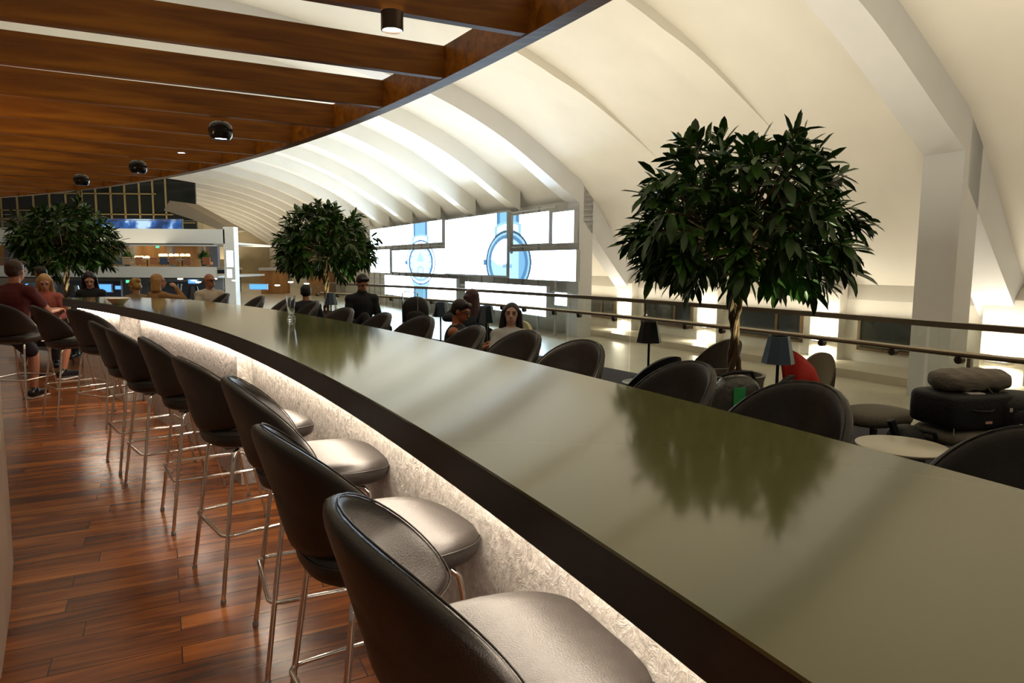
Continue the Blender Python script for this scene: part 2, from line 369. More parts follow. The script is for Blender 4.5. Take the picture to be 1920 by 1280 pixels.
flab = ['lounge-side bar stool nearest the camera, cut off by the right edge of the picture',
        'lounge-side bar stool in front of the large green tree, broad dark back', 'lounge-side bar stool in front of the black sling chair, second left of the tree reflection',
        'lounge-side bar stool just right of the woman leaning back', 'lounge-side bar stool in front of the woman leaning back',
        'lounge-side bar stool in front of the man with glasses and bare arms', 'lounge-side bar stool below the upright black backpack',
        'lounge-side bar stool at the knee of the seated man in the dark jacket', 'lounge-side bar stool left of the seated man in the dark jacket',
        'lounge-side bar stool directly behind the empty tall glass', 'lounge-side bar stool just left of the empty tall glass',
        'second lounge-side bar stool from the far end of the counter', 'lounge-side bar stool at the far end, by the man in the white shirt']
for i, (px, ty, tw) in enumerate(farx):
    q = at(px, ty, 1.14); of = min(1.48, max(1.2, math.hypot(q.x - CN.x, q.y - CN.y) - RN - .30)); th = theta_for(px, of + .14); p = arc(of, th); f = Vector((CN.x - p.x, CN.y - p.y)).normalized()
    dup(stool0, (p.x, p.y, 0), math.atan2(-f.x, f.y) + math.radians(tw), flab[i], 'bar stools on the lounge side of the counter')

# ------------------------------------------------------------------ things on the counter
m = MB(); p = at(546, 600, 1.09)
g = thing('beer_glass', 'empty tall flared glass standing on the counter', 'glass', p)
gl = mat('drinking_glass', (.95, .97, .96), .02, trans=1, ior=1.45)
m.lathe([(.022, 0), (.033, .003), (.034, .012), (.030, .028), (.026, .04), (.034, .12), (.042, .205), (.0402, .205), (.032, .12), (.0235, .044), (.0, .036)], n=32, caps=False); m.build('bowl', gl, g, angle=60)
m = MB(); m.lathe([(.0, .001), (.031, .0012), (.0325, .006), (.0285, .024), (.0, .028)], n=32, caps=False); m.build('thick_base', gl, g, angle=60)
p = at(222, 571, 1.09); p.z = 1.09
g = thing('serving_bowl', 'small white snack bowl at the far end of the counter', 'bowl', p)
m = MB(); m.lathe([(.05, 0), (.055, .004), (.078, .028), (.118, .068), (.122, .071), (.115, .068), (.074, .03), (.045, .012), (.001, .010)], n=36); m.build('bowl_shell', mat('white_ceramic', (.62, .55, .46), .25), g, angle=60)

# ------------------------------------------------------------------ slatted wood canopy
ZC = 2.82; CZ_C = Vector((-22.10, -8.87)); CZ_R = 25.7; SD = .215
kk = (ZC - EYE) / (2.7 - EYE); CZ_C = Vector((-19.978 * kk, -8.016 * kk)); CZ_R = 23.224 * kk
def carc(off, th, z): return Vector((CZ_C.x + (CZ_R + off) * math.cos(th), CZ_C.y + (CZ_R + off) * math.sin(th), z))
canopy = thing('slatted_canopy', 'dark walnut slatted canopy with a curved edge beam hanging over the counter', 'ceiling canopy', carc(0, .6, ZC))
tt = [.20 + .98 * i / 90 for i in range(91)]
fa = MB().add(*slab([carc(-.10, t, 0) for t in tt], [carc(0, t, 0) for t in tt], ZC, ZC + SD)).build('edge_beam', slat_m, None); reparent(fa, canopy)
SPACE = 1.06 / CZ_R
slat_dirs = []
def slat(i, th):
    a = carc(-.095, th, 0); ang = th + math.radians(-4.5) 
    ang = math.radians(27.0 + (th - .58) * 26)
    d = Vector((-math.cos(ang), -math.sin(ang), 0)); n = Vector((-d.y, d.x, 0)); Ls = 12.0
    me = MB(); me.box((0, -.028, 0), (Ls, .028, SD - .006))
    o = me.build('slat', slat_m, None, smooth=False); 
    o.parent = canopy; o.matrix_parent_inverse = Matrix.Identity(4)
    o.location = Vector((a.x, a.y, ZC + .003)) - canopy.location; o.rotation_euler = (0, 0, math.atan2(d.y, d.x))
    return a, d
# first slat's end sits at the corner seen at pixel (833, 155)
def cth(px):
    lo, hi = .2, 1.2
    for _ in range(50):
        q = (lo + hi) / 2
        if pix_x(carc(-.1, q, ZC)) > px: lo = q
        else: hi = q
    return lo
th0 = cth(830); slats = []
for i in range(-6, 22): slats.append(slat(i, th0 + i * SPACE))
def canopy_lamp(px, py, kind, label):
    p = at(px, py, ZC)
    o = thing('ceiling_spotlight', label, 'spotlight', p, 0, 'spotlights under the slatted canopy')
    if kind == 'can':
        MB().lathe([(.052, .0), (.056, -.003), (.056, -.09), (.050, -.092), (.048, -.08)], n=28, caps=False).build('housing', mat('dark_bronze', (.10, .07, .05), .3, .8), o)
        MB().lathe([(.0, -.082), (.048, -.083), (.0485, -.080), (.0, -.079)], n=28, caps=False).build('lens', lens_m, o)
    elif kind == 'ball':
        MB().box((-.03, -.03, -.02), (.03, .03, 0)).build('bracket', blackp_m, o, smooth=False)
        MB().lathe([(.0, .0), (.04, -.002), (.062, -.02), (.07, -.05), (.064, -.085), (.05, -.105), (.045, -.1), (.043, -.09)], n=28, caps=False).build('housing', blackp_m, o, angle=60)
        MB().lathe([(.0, -.094), (.042, -.095), (.0425, -.092), (.0, -.091)], n=28, caps=False).build('lens', lens_m, o)
    else:
        MB().lathe([(.04, -.002), (.05, -.004), (.05, -.010), (.036, -.010)], n=28, caps=False).build('housing', blackp_m, o)
        MB().lathe([(.0, -.0085), (.036, -.009), (.0365, -.006), (.0, -.005)], n=28, caps=False).build('lens', lens_m, o)
    if kind == 'ball': o.scale = (1.5, 1.5, 1.5)
    l = bpy.data.lights.new('spot', 'SPOT'); l.energy = 80; l.color = (1, .80, .55); l.spot_size = math.radians(85); l.spot_blend = .8; l.shadow_soft_size = .05
    so = bpy.data.objects.new('spotlight_beam', l); C.objects.link(so); so.location = p + Vector((0, 0, -.13))
    return o
canopy_lamp(735, 22, 'can', 'bronze cylinder spotlight fixed under the slat nearest the top of the picture')
canopy_lamp(413, 228, 'ball', 'round black spotlight on the canopy, the largest of the ball-shaped ones')
canopy_lamp(340, 285, 'flush', 'small flush spotlight set on a slat between the two round black ones')
canopy_lamp(258, 301, 'ball', 'round black spotlight on the canopy, the middle one of the three dark ones')
canopy_lamp(152, 327, 'ball', 'round black spotlight at the far left under the canopy, smallest of all')

# ------------------------------------------------------------------ the great hall: shell, ribs, columns
def Lp(t):                                            # underside of the arches, t metres inward from the column line
    P = [(-8, -3.2), (-3.9, .5), (-.35, 4.2), (0, 5.35), (2.2, 6.8), (4.2, 8.15), (5.6, 8.95), (7.5, 9.85), (9.7, 10.7), (12, 11.4), (16, 12.2), (20, 12.7), (26, 13.0), (32, 12.8), (40, 12.0)]
    for (a, b), (c, d) in zip(P, P[1:]):
        if t <= c: return b + (d - b) * (t - a) / (c - a)
    return P[-1][1]
def Sp(t):                                            # the shell above them
    P = [(-9, -5.5), (-7.3, -3), (-3.7, 1.9), (-1.6, 4.9), (0, 6.75), (2.4, 8.35), (5.0, 9.95), (8.1, 11.3), (12, 12.5), (16, 13.3), (20, 13.8), (26, 14.1), (32, 13.9), (40, 13.1)]
    for (a, b), (c, d) in zip(P, P[1:]):
        if t <= c: return b + (d - b) * (t - a) / (c - a)
    return P[-1][1]
tl = [-8.5 + i * .5 for i in range(98)]
UMIN, UMAX = -32, 152
def smooth(fn, t): return sum(fn(t + d) * w_ for d, w_ in ((-1, .2), (-.5, .2), (0, .2), (.5, .2), (1, .2))) if t > 1.5 else fn(t)
prof = [(t, smooth(Sp, t)) for t in tl]
m = MB(); us = [UMIN + i * 7.53 / 3 for i in range(int((UMAX - UMIN) / 2.51) + 1)]
m.loft([[hall(u, -t, z) for t, z in prof] for u in (UMIN, UMAX)], closed=False, caps=False)
m.loft([[hall(u, -t, z + .4) for t, z in prof] for u in (UMIN, UMAX)], closed=False, caps=False)
struct(m.build('ceiling', white_m, smooth=True), 'cream vaulted shell roof of the terminal hall')
BAY = 7.53
def rib(u, w_, full, depth=1.0, tmin=0):
    ts = [t for t in tl if t >= tmin]; rings = []
    for t in ts:
        z1 = smooth(Sp, t) + .1; z0 = smooth(Lp, t) if full else smooth(Sp, t) - depth * min(1, max(.02, (t - tmin) / 6))
        rings.append([hall(u, -t, z0), hall(u - w_, -t, z0), hall(u - w_, -t, z1), hall(u, -t, z1)])
    return MB().loft(rings)
for k, u in enumerate([-22.6, 0, 22.6]):
    struct(rib(u, 1.36, True, tmin=0).build('beam', col_m, angle=30), ['deep white roof rib behind the camera', 'deep white roof rib landing on the right-hand column', 'deep white roof rib landing on the middle column'][k])
    q = [hall(u, 0, 0), hall(u - 1.36, 0, 0), hall(u - 1.36, 1.0, 0), hall(u, 1.0, 0)]
    m = MB(); m.prism([(p.x, p.y) for p in q], HZ, 6.9)
    struct(m.build('column', col_m, smooth=False), ['white column behind the camera', 'large white column right of the big tree', 'white column right of the advertising screens'][k])
    m = MB(); rings = []
    for s_ in (.3, 1.5, 3.0, 4.5, 6.0, 7.0):
        zt = Sp(-s_) + .05; zb = max(HZ - .3, 4.6 - (s_ - .0) * 1.16)
        rings.append([hall(u, s_, zb), hall(u - 1.36, s_, zb), hall(u - 1.36, s_, zt), hall(u, s_, zt)])
    m.loft(rings); struct(m.build('beam', col_m, angle=30), ['raking strut behind the camera', 'raking strut running down outward from the right-hand column', 'raking strut running down outward from the middle column'][k])
for u in [-15, -7.5, 7.53, 15.06]:
    struct(rib(u, 1.5, False, .42, .5).build('beam', white_m, angle=30), 'shallow cream roof rib between the deep ones')
for u in [30.1, 37.65, 45.2, 52.7, 60.2, 67.8, 75.3, 82.8, 90.4, 97.9, 105.4, 113, 120.5, 128, 135.5, 143]:
    struct(rib(u, 1.2, True, tmin=0).build('beam', white_m, angle=30), 'cream roof rib curving down behind the screens')
# hall floor, lower wall, ledge
m = MB(); m.add([hall(UMIN, 12, HZ), hall(UMAX + 40, 12, HZ), hall(UMAX + 40, -75, HZ), hall(UMIN, -75, HZ)], [(0, 1, 2, 3)])
struct(m.build('floor', stonefloor_m, smooth=False), 'tan stone floor of the hall below')
SW = 4.3
m = MB()
for u0, u1 in [(UMIN, UMAX)]:
    m.hexa([hall(u0, SW, HZ), hall(u1, SW, HZ), hall(u1, SW + .3, HZ), hall(u0, SW + .3, HZ), hall(u0, SW, .1), hall(u1, SW, .1), hall(u1, SW + .3, 1.0), hall(u0, SW + .3, 1.0)])
struct(m.build('wall_right', white_m, smooth=False), 'cream lower wall of the hall under the shell')
m = MB(); m.hexa([hall(UMIN, 1.6, HZ), hall(UMAX, 1.6, HZ), hall(UMAX, SW, HZ), hall(UMIN, SW, HZ), hall(UMIN, 1.6, HZ + .35), hall(UMAX, 1.6, HZ + .35), hall(UMAX, SW, HZ + .35), hall(UMIN, SW, HZ + .35)])
struct(m.build('trim_1', stonefloor_m, smooth=False), 'tan stone bench ledge along the lower wall')
frame_m = mat('brown_window_frame', (.16, .10, .05), .4); sconce_m = mat('sconce_white', (.75, .72, .66), .4)
sc_us = [-1.1 + BAY * k for k in range(-1, 8)]
for k, u in enumerate(sc_us):
    struct(MB().hexa([hall(u - .75, SW - .5, HZ), hall(u + .75, SW - .5, HZ), hall(u + .75, SW, HZ), hall(u - .75, SW, HZ), hall(u - .75, SW - .5, .4), hall(u + .75, SW - .5, .4), hall(u + .75, SW, .9), hall(u - .75, SW, .9)]).build('wall_pilaster', white_m, smooth=False), 'white pilaster carrying a wall lamp')
    zz = -1.85
    o = thing('wall_sconce', ['glowing wall lamp at the right edge of the picture, beyond the railing', 'glowing wall lamp on the pilaster right of the black table lamp', 'glowing wall lamp seen behind the braided tree trunk', 'glowing wall lamp left of the black lampshade on its pole'][k - 1] if 1 <= k <= 4 else 'glowing wall lamp far down the hall, number %s from the near one' % ordn[k], 'wall lamp', hall(u, SW - .5, zz), math.atan2(HU.y, HU.x), 'up-and-down wall lamps of the hall')
    MB().box((-.42, 0, -.10), (.42, .42, .02)).build('lamp_body', sconce_m, o, smooth=False, bevel=.03)
    MB().box((-.34, .06, .021), (.34, .36, .035)).build('diffuser', lens_m, o, smooth=False)
    for sgn, pw in ((1, 130), (-1, 90)):
        l = bpy.data.lights.new('sconce', 'AREA'); l.size = .7; l.energy = pw; l.color = (1, .9, .72)
        lo = bpy.data.objects.new('sconce_light', l); C.objects.link(lo); lo.location = hall(u, SW - .95, zz + (.12 if sgn > 0 else -.2)); lo.rotation_euler = (PI if sgn > 0 else 0, 0, 0)
wn = 0
for k, u in enumerate([-5.5, 2.75, 10.2, 17.8, 25.3]):
    wn += 1
    o = MB().hexa([hall(u - 2.2, SW - .05, -2.0), hall(u + 2.2, SW - .05, -2.0), hall(u + 2.2, SW + .01, -2.0), hall(u - 2.2, SW + .01, -2.0), hall(u - 2.2, SW - .05, -.75), hall(u + 2.2, SW - .05, -.75), hall(u + 2.2, SW + .01, -.75), hall(u - 2.2, SW + .01, -.75)]).build('window_%d' % wn, dark_m, smooth=False)
    struct(o, 'dark night window in the lower wall of the hall')
    for j, (a, b, c, d) in enumerate(((-2.25, -2.12, -2.1, -.68), (2.12, 2.25, -2.1, -.68), (-2.25, 2.25, -2.12, -2.0), (-2.25, 2.25, -.75, -.65), (-.75, -.62, -2.0, -.75))):
        fo = MB().hexa([hall(u + a, SW - .12, c), hall(u + b, SW - .12, c), hall(u + b, SW - .02, c), hall(u + a, SW - .02, c), hall(u + a, SW - .12, d), hall(u + b, SW - .12, d), hall(u + b, SW - .02, d), hall(u + a, SW - .02, d)]).build('window_frame', frame_m, o, smooth=False)

# ------------------------------------------------------------------ advertising screens with watch pictures
SS = -1.3
def hp(px, py, s=SS):                 # u, z on the screen plane for a pixel
    d = ray(px, py); o = HO + s * HS
    t = o.dot(HS) / (d.x * HS.x + d.y * HS.y); p = Vector((d.x * t, d.y * t)) - o
    return p.dot(HU), EYE + d.z * t
def screen_mat():
    m = bpy.data.materials.new('screen_picture'); m.use_nodes = True; nt = m.node_tree; b = nt.nodes['Principled BSDF']
    a = nt.nodes.new('ShaderNodeVertexColor'); a.layer_name = 'Col'; nt.links.new(a.outputs[0], b.inputs['Emission Color']); b.inputs['Emission Strength'].default_value = 14.0
    b.inputs['Base Color'].default_value = (.02, .02, .02, 1); b.inputs['Roughness'].default_value = .3; return m
scr_m = screen_mat(); casing_m = mat('screen_casing', (.33, .33, .33), .5)
WH = (.58, .78, 1.0); BL = (.015, .05, .10); LB = (.07, .14, .20); DK = (.004, .015, .03)
def watch(du, dz, R, which):          # colour of the watch picture at an offset from the dial centre, None where it is background
    r = math.hypot(du / .86, dz); 
    if r < R * .74:
        a = math.atan2(dz, du)
        if which == 1:
            if math.hypot(du, dz + .38 * R) < .2 * R and math.hypot(du, dz + .38 * R) > .15 * R: return LB
            if abs(du) < .22 * R * (1 - (dz / (.55 * R))) and .05 * R < dz < .55 * R: return (.10, .17, .22)
        else:
            if dz < -.05 * R and abs(du) < .18 * R and dz > -.16 * R: return (.05, .11, .17)
            if du < 0 and dz > .1 * R * math.sin(du * 3): return WH
            if math.hypot(du - .15 * R, dz - .33 * R) < .06 * R: return DK
            return (.10, .17, .22) if du < .42 * R else (.04, .10, .16)
        if r > R * .62 and (a * 12 / (2 * PI)) % 1 < .18: return LB
        return (.16, .22, .26)
    if r < R * .86: return BL if dz > -.5 * R else LB
    if r < R * .93: return WH if (which == 1) else LB
    if r < R: return BL if which == 1 else DK
    if abs(du) < .50 * R and dz > 0 and r < 1.28 * R: return LB if abs(du) > .40 * R or r > 1.2 * R else (.18, .24, .3)
    if abs(du) < .52 * R and dz < 0 and r < 1.18 * R: return (.10, .17, .22)
    if abs(du) < .42 * R and abs(dz) > R: return (.05, .12, .18) if abs(du) < .3 * R else BL
    if abs(dz) < .1 * R and du < 0 and r < 1.12 * R: return BL
    return None
def halfw(x0, x1, y): return abs(hp(x0, y)[0] - hp(x1, y)[0]) / 2
W1 = (*hp(788, 492), abs(hp(788, 451)[1] - hp(788, 534)[1]) / 2, halfw(762, 816, 492)); W2 = (*hp(951, 492), abs(hp(951, 431)[1] - hp(951, 492)[1]), halfw(910, 995, 490))
spots_ = [(random.random(), random.random()) for _ in range(60)]
def screen_col(u, z, name):
    if name != 'H' and name != 'I' and name != 'J':
        c = watch(-(u - W1[0]) * .86 * W1[2] / W1[3], z - W1[1], W1[2], 1) if u > (W1[0] + W2[0]) / 2 + 1 else watch(-(u - W2[0]) * .86 * W2[2] / W2[3], z - W2[1], W2[2], 2)
        if c: return tuple(v * .40 for v in c) if c != WH else c
    if name == 'H' and 31.0 < u < 31.1 and -1.1 < z < -.8: return LB
    if name == 'E' and noise.noise(Vector((u * 9, z * 9, 1))) > .52: return (.08, .12, .15)
    return WH
def screen(name, q, label):
    (u1, zt1), (u0, zt0), (_, zb0), (_, zb1) = [hp(*p) for p in q]   # left top, right top, right bottom, left bottom
    zt = (zt1 + zt0) / 2; zb = (zb0 + zb1) / 2
    o = thing('advertising_screen', label, 'screen', hall((u0 + u1) / 2, SS, (zt + zb) / 2), 0, 'wall of advertising screens')
    L = o.location
    w_, h_ = u1 - u0, zt - zb
    def P(u, z, s_=SS): return hall(u, s_, z) - L
    m = MB(); m.hexa([P(u0, zb, SS + .02), P(u1, zb, SS + .02), P(u1, zb, SS + .30), P(u0, zb, SS + .30), P(u0, zt, SS + .02), P(u1, zt, SS + .02), P(u1, zt, SS + .30), P(u0, zt, SS + .30)])
    m.build('casing', casing_m, o, smooth=False)
    nu, nz = max(2, int(w_ / .06)), max(2, int(h_ / .042))
    vs = [P(u0 + .02 + (w_ - .04) * i / nu, zb + .02 + (h_ - .04) * j / nz) for j in range(nz + 1) for i in range(nu + 1)]
    fs = [(j * (nu + 1) + i, j * (nu + 1) + i + 1, (j + 1) * (nu + 1) + i + 1, (j + 1) * (nu + 1) + i) for j in range(nz) for i in range(nu)]
    me = bpy.data.meshes.new('display'); me.from_pydata(vs, [], fs); me.materials.append(scr_m)
    ca = me.color_attributes.new('Col', 'FLOAT_COLOR', 'POINT'); 
    cols = []
    for j in range(nz + 1):
        for i in range(nu + 1):
            cols += [*screen_col(u0 + w_ * i / nu, zb + h_ * j / nz, name), 1]
    ca.data.foreach_set('color', cols)
    d = bpy.data.objects.new('display', me); C.objects.link(d); d.parent = o
    return (u0, u1, zb, zt)
SCR = [('A', [(694, 426), (828, 418), (828, 459), (694, 459)], 'lit advertising screen at upper left showing a watch strap'),
       ('B', [(834.5, 409), (950, 401), (950, 517), (834.5, 513)], 'largest lit advertising screen, showing the left half of a watch'),
       ('C', [(735, 468), (833.5, 467), (833.5, 512), (735, 511)], 'lit advertising screen showing a round watch dial with a triangle'),
       ('D', [(962, 401), (1029, 398), (1029, 456.5), (962, 458)], 'lit advertising screen at upper right showing the top of a large watch'),
       ('E', [(1036, 397), (1076, 395), (1076, 455.5), (1036, 456)], 'narrow speckled lit screen beside the middle column'),
       ('F', [(955, 470), (1080, 469), (1080, 528), (955, 522)], 'lit advertising screen showing the right side of a large watch dial'),
       ('G', [(721, 516), (855, 521), (855, 563), (721, 556)], 'lit advertising screen low at left showing the bottom of a watch'),
       ('H', [(872, 527), (1024, 537), (1024, 592), (872, 575)], 'blank white lit screen behind the railing, lowest and widest'),
       ('I', [(694, 468), (730, 468), (730, 511), (694, 511)], 'lit screen mostly hidden behind the middle tree'),
       ('J', [(1040, 547), (1063, 549), (1063, 574), (1040, 572)], 'smallest lit screen, low beside the middle column')]
for nm, q, lb in SCR: screen(nm, q, lb)
# steel grid the screens hang on
o = thing('screen_scaffold', 'grey steel grid behind the advertising screens', 'frame', hall(44, .5, -3)); m = MB(); L = o.location
for u in [22.6 + 2.2 * i for i in range(20)]: MB().hexa([hall(u + a, -.85 + b, HZ) - L for a, b in ((0, 0), (.1, 0), (.1, .1), (0, .1))] + [hall(u + a, -.85 + b, 5.3) - L for a, b in ((0, 0), (.1, 0), (.1, .1), (0, .1))]).build('upright', casing_m, o, smooth=False)
for z in (-1.7, -.2, .6, 2.7, 3.1, 5.1): MB().hexa([hall(22.6, -.95, z) - L, hall(66, -.95, z) - L, hall(66, -.85, z) - L, hall(22.6, -.85, z) - L, hall(22.6, -.95, z + .1) - L, hall(66, -.95, z + .1) - L, hall(66, -.85, z + .1) - L, hall(22.6, -.85, z + .1) - L]).build('crossbar', casing_m, o, smooth=False)
# wall behind the screens
struct(MB().hexa([hall(23, .9, HZ), hall(UMAX, .9, HZ), hall(UMAX, 1.2, HZ), hall(23, 1.2, HZ), hall(23, .9, 6.3), hall(UMAX, .9, 6.3), hall(UMAX, 1.2, 6.3), hall(23, 1.2, 6.3)]).build('wall_back', white_m, smooth=False), 'cream wall behind the advertising screens')

# ------------------------------------------------------------------ glass railing along the lounge edge
rail = thing('glass_railing', 'long curved glass railing with two steel rails along the lounge edge', 'railing', arc(6, .6))
def rl(off, z, t): return arc(rail_off(t) + off, t, z) - rail.location
rt = [.10 + .0088 * i for i in range(103)]
m = MB(); m.loft([[rl(-.035, 1.04, t), rl(.035, 1.04, t), rl(.035, 1.092, t), rl(-.035, 1.092, t)] for t in rt]); m.build('top_rail', steel, rail, smooth=True, angle=40)
m = MB(); m.tube([rl(-.09, .83, t) for t in rt], .026, 10); m.build('lower_rail', steel, rail)
clampm = mat('dark_steel', (.16, .14, .12), .35, 1)
gs = [t for t in [.14 + .046 * i for i in range(20)]]
for a, b in zip(gs, gs[1:]):
    m = MB(); q = [a + .0006 + (b - a - .0012) * i / 4 for i in range(5)]
    m.loft([[rl(-.006, .02, t), rl(.006, .02, t), rl(.006, 1.04, t), rl(-.006, 1.04, t)] for t in q]); m.build('glass_panel', glass_m, rail, smooth=False)
    for t in (a + .010, b - .010):
        m = MB(); c_ = rl(-.035, .775, t); d = (rl(-.09, .83, t) - c_); rad = Vector((math.cos(t), math.sin(t), 0))
        tang = Vector((-rad.y, rad.x, 0)); m.loft([[c_ + rad * k_ + (tang * math.cos(2 * PI * j / 14) + Vector((0, 0, 1)) * math.sin(2 * PI * j / 14)) * r_ for j in range(14)] for k_, r_ in ((-.035, .02), (-.03, .034), (.02, .034), (.025, .036), (.03, .03))])
        m.tube([rl(-.09, .83, t), rl(-.09, .775, t), c_], .009, 6); m.build('glass_clamp', clampm, rail, angle=50)
for t in (theta_for(1836, 5.6), theta_for(468, 6.2), gs[1]):
    m = MB(); m.hexa([rl(-.075, 0, t - .0008), rl(-.02, 0, t - .0008), rl(-.02, 0, t + .0008), rl(-.075, 0, t + .0008), rl(-.075, .80, t - .0005), rl(-.03, .80, t - .0005), rl(-.03, .80, t + .0005), rl(-.075, .80, t + .0005)]) ; m.build('post', chrome, rail, smooth=False)

# ------------------------------------------------------------------ braided ficus-like trees
leaf_m = mat('dark_green_leaf', (.040, .108, .013), .38, spec=.5, var=.55, vscale=3.2)
bark_m = mat('pale_brown_bark', (.17, .095, .05), .7, var=.35, vscale=12, bump=.5, bscale=40, stretch=(1, 1, .3))
pot_m = mat('grey_planter', (.20, .18, .15), .5)
def make_tree(seed, label, loc, rz):
    R_ = random.Random(seed)
    t = thing('potted_tree', label, 'potted tree', loc, rz, 'braided indoor trees of the lounge')
    m = MB(); m.lathe([(.20, 0), (.22, .02), (.255, .64), (.27, .69), (.24, .69), (.23, .63), (.02, .62)], n=36); m.build('planter', pot_m, t, angle=50)
    for k in range(3):                                   # braided stems, each a part of its own
        pts = []; rs = []
        for i in range(46):
            z = .60 + (1.66 - .60) * i / 45; a = 2 * PI * k / 3 + z * 7.6; q = .028 + .012 * math.sin(z * 11)
            pts.append((q * math.cos(a) + .02 * math.sin(z * 2.2), q * math.sin(a), z)); rs.append(.024 - .006 * (i / 45) + .003 * math.sin(i * 1.7 + k))
        MB().tube(pts, rs, 9).build('braided_stem', bark_m, t)
    mb_ = MB(); lf = MB(); tips = []
    ga = PI * (3 - math.sqrt(5)); NT = 215
    for i in range(NT):
        fz = 1 - 2 * (i + .5) / NT; rr = math.sqrt(1 - fz * fz); a = i * ga + R_.uniform(-.25, .25)
        k_ = R_.uniform(.80, 1.04) if i % 5 else R_.uniform(.45, .75)
        flat = .66 if fz > 0 else .62
        x, y, z = rr * math.cos(a) * .88 * k_, rr * math.sin(a) * .88 * k_, fz * flat * k_
        bump_ = 1 + .30 * noise.noise(Vector((x * 2.1 + seed * 1.37 + .5, y * 2.1, z * 2)))
        z = 1.93 + z * bump_ - .20 * max(0, (x * x + y * y) - .35); x *= bump_; y *= bump_
        if z < 1.72 and math.hypot(x, y) < .40: continue
        tips.append(Vector((x, y, z)))
    base = Vector((0.02, 0, 1.64))
    for i, p in enumerate(tips):
        mid = base.lerp(p, .55) + Vector((0, 0, .12 + .10 * R_.random()))
        pts = []
        for j in range(6):
            s_ = j / 5; pts.append(base.lerp(mid, s_).lerp(mid.lerp(p, s_), s_))
        mb_.tube(pts, [.011 * (1 - j / 6) + .0025 for j in range(6)], 5)
        dirn = (pts[-1] - pts[-2]).normalized()
        nl = R_.randint(11, 15)
        for k in range(nl):
            s_ = k / nl; org = pts[-2].lerp(pts[-1], .0 + 1.0 * s_) + dirn * .02 * s_
            side = dirn.orthogonal().normalized(); side.rotate(Matrix.Rotation(k * 2.4 + R_.random(), 3, dirn))
            d = (dirn * (.45 + .5 * s_) + side * (1.0 - .35 * s_) + Vector((0, 0, -.42 + .35 * (p.z > 2.4)))).normalized()
            L = R_.uniform(.14, .22); W = L * R_.uniform(.15, .20)
            n_ = d.cross(Vector((0, 0, 1))); n_ = n_.normalized() if n_.length > .05 else side
            upv = n_.cross(d).normalized(); upv = (upv + n_ * R_.uniform(-.6, .6)).normalized(); wv = d.cross(upv).normalized()
            vs = [org]; droop = R_.uniform(.06, .22) * L
            for s2, wk in ((.22, .62), (.5, 1.0), (.78, .66)):
                c_ = org + d * L * s2 + Vector((0, 0, -droop * s2 * s2)); vs += [c_ + wv * W * wk + upv * W * .25, c_ - upv * 0, c_ - wv * W * wk + upv * W * .25]
            vs.append(org + d * L + Vector((0, 0, -droop)))
            lf.add(vs, [(0, 2, 1), (0, 3, 2), (1, 2, 5, 4), (2, 3, 6, 5), (4, 5, 8, 7), (5, 6, 9, 8), (7, 8, 10), (8, 9, 10)])
    mb_.build('branches', bark_m, t); o = lf.build('foliage', leaf_m, t, smooth=True, angle=180)
    l = bpy.data.lights.new('planter_uplight', 'SPOT'); l.energy = 36; l.color = (.9, 1, .6); l.spot_size = math.radians(70); l.shadow_soft_size = .04
    lo = bpy.data.objects.new('planter_uplight', l); C.objects.link(lo); lo.location = Vector(loc) + Vector((.17, -.13, .74)); lo.rotation_euler = (PI, 0, 0)
    return t
def ground(px, D): 
    x = far_at(px, 500, D).x; return Vector((x, D, 0))
make_tree(3, 'large braided indoor tree in front of the railing, nearest and largest in the picture', ground(1380, 5.55), .4)
make_tree(8, 'braided indoor tree left of the advertising screens, behind the seated man', ground(611, 12.3), 1.9)
make_tree(15, 'braided indoor tree at the far left, by the woman in black with a phone', ground(124, 12.9), 3.0)

# ------------------------------------------------------------------ lounge furniture
shade_m = mat('polished_dark_shade', (.11, .15, .19), .22, 1)
def make_table_lamp(label, loc, rz=0, hgt=.6):
    t = thing('table_lamp', label, 'table lamp', loc, rz, 'black table lamps of the lounge')
    m = MB(); m.lathe([(.075, 0), (.08, .006), (.078, .014), (.014, .02), (.0115, .03), (.0115, hgt - .16)], n=24); m.build('stand', blackp_m, t, angle=50)
    m = MB(); n = 8
    def rg(r, z): return [Vector((r * math.cos(2 * PI * (k + .5) / n), r * math.sin(2 * PI * (k + .5) / n), z)) for k in range(n)]
    m.loft([rg(.118, hgt - .20), rg(.075, hgt), rg(.070, hgt), rg(.113, hgt - .20), rg(.118, hgt - .20)], caps=False); m.build('lamp_shade', blackp_m if 'faceted' in label or 'man in the red' in label else shade_m, t, smooth=False)
    m = MB(); m.ell((0, 0, hgt - .11), (.028, .028, .038)); m.build('bulb', mat('lamp_bulb', (.8, .78, .7), .4), t)
    return t
def round_table(name, label, loc, r, h, top, legm, rim=False, legr=.018):
    t = thing(name, label, 'side table', loc)
    m = MB(); m.lathe([(.001, h - .022), (r - .03, h - .022), (r, h - .006), (r, h), (r - .004, h + .002), (.001, h + .002)] if not rim else [(.001, h - .03), (r - .02, h - .03), (r, h - .01), (r, h + .02), (r - .012, h + .02), (r - .016, h - .005), (.001, h - .006)], n=48); m.build('tabletop', top, t, angle=50)
    m = MB(); m.tube([(0, 0, .02), (0, 0, h - .02)], legr, 14); m.build('pedestal', legm, t)
    m = MB(); m.lathe([(.001, 0), (r * .62, 0), (r * .62, .008), (.03, .022), (.001, .022)], n=36); m.build('foot_plate', legm, t, angle=50)
    return t
p = at(1691, 835, .5); round_table('side_table', 'round white side table by the black luggage, on one tan post', (p.x, p.y, 0), .255, .5, white_top, tan_wood)
lampt = []
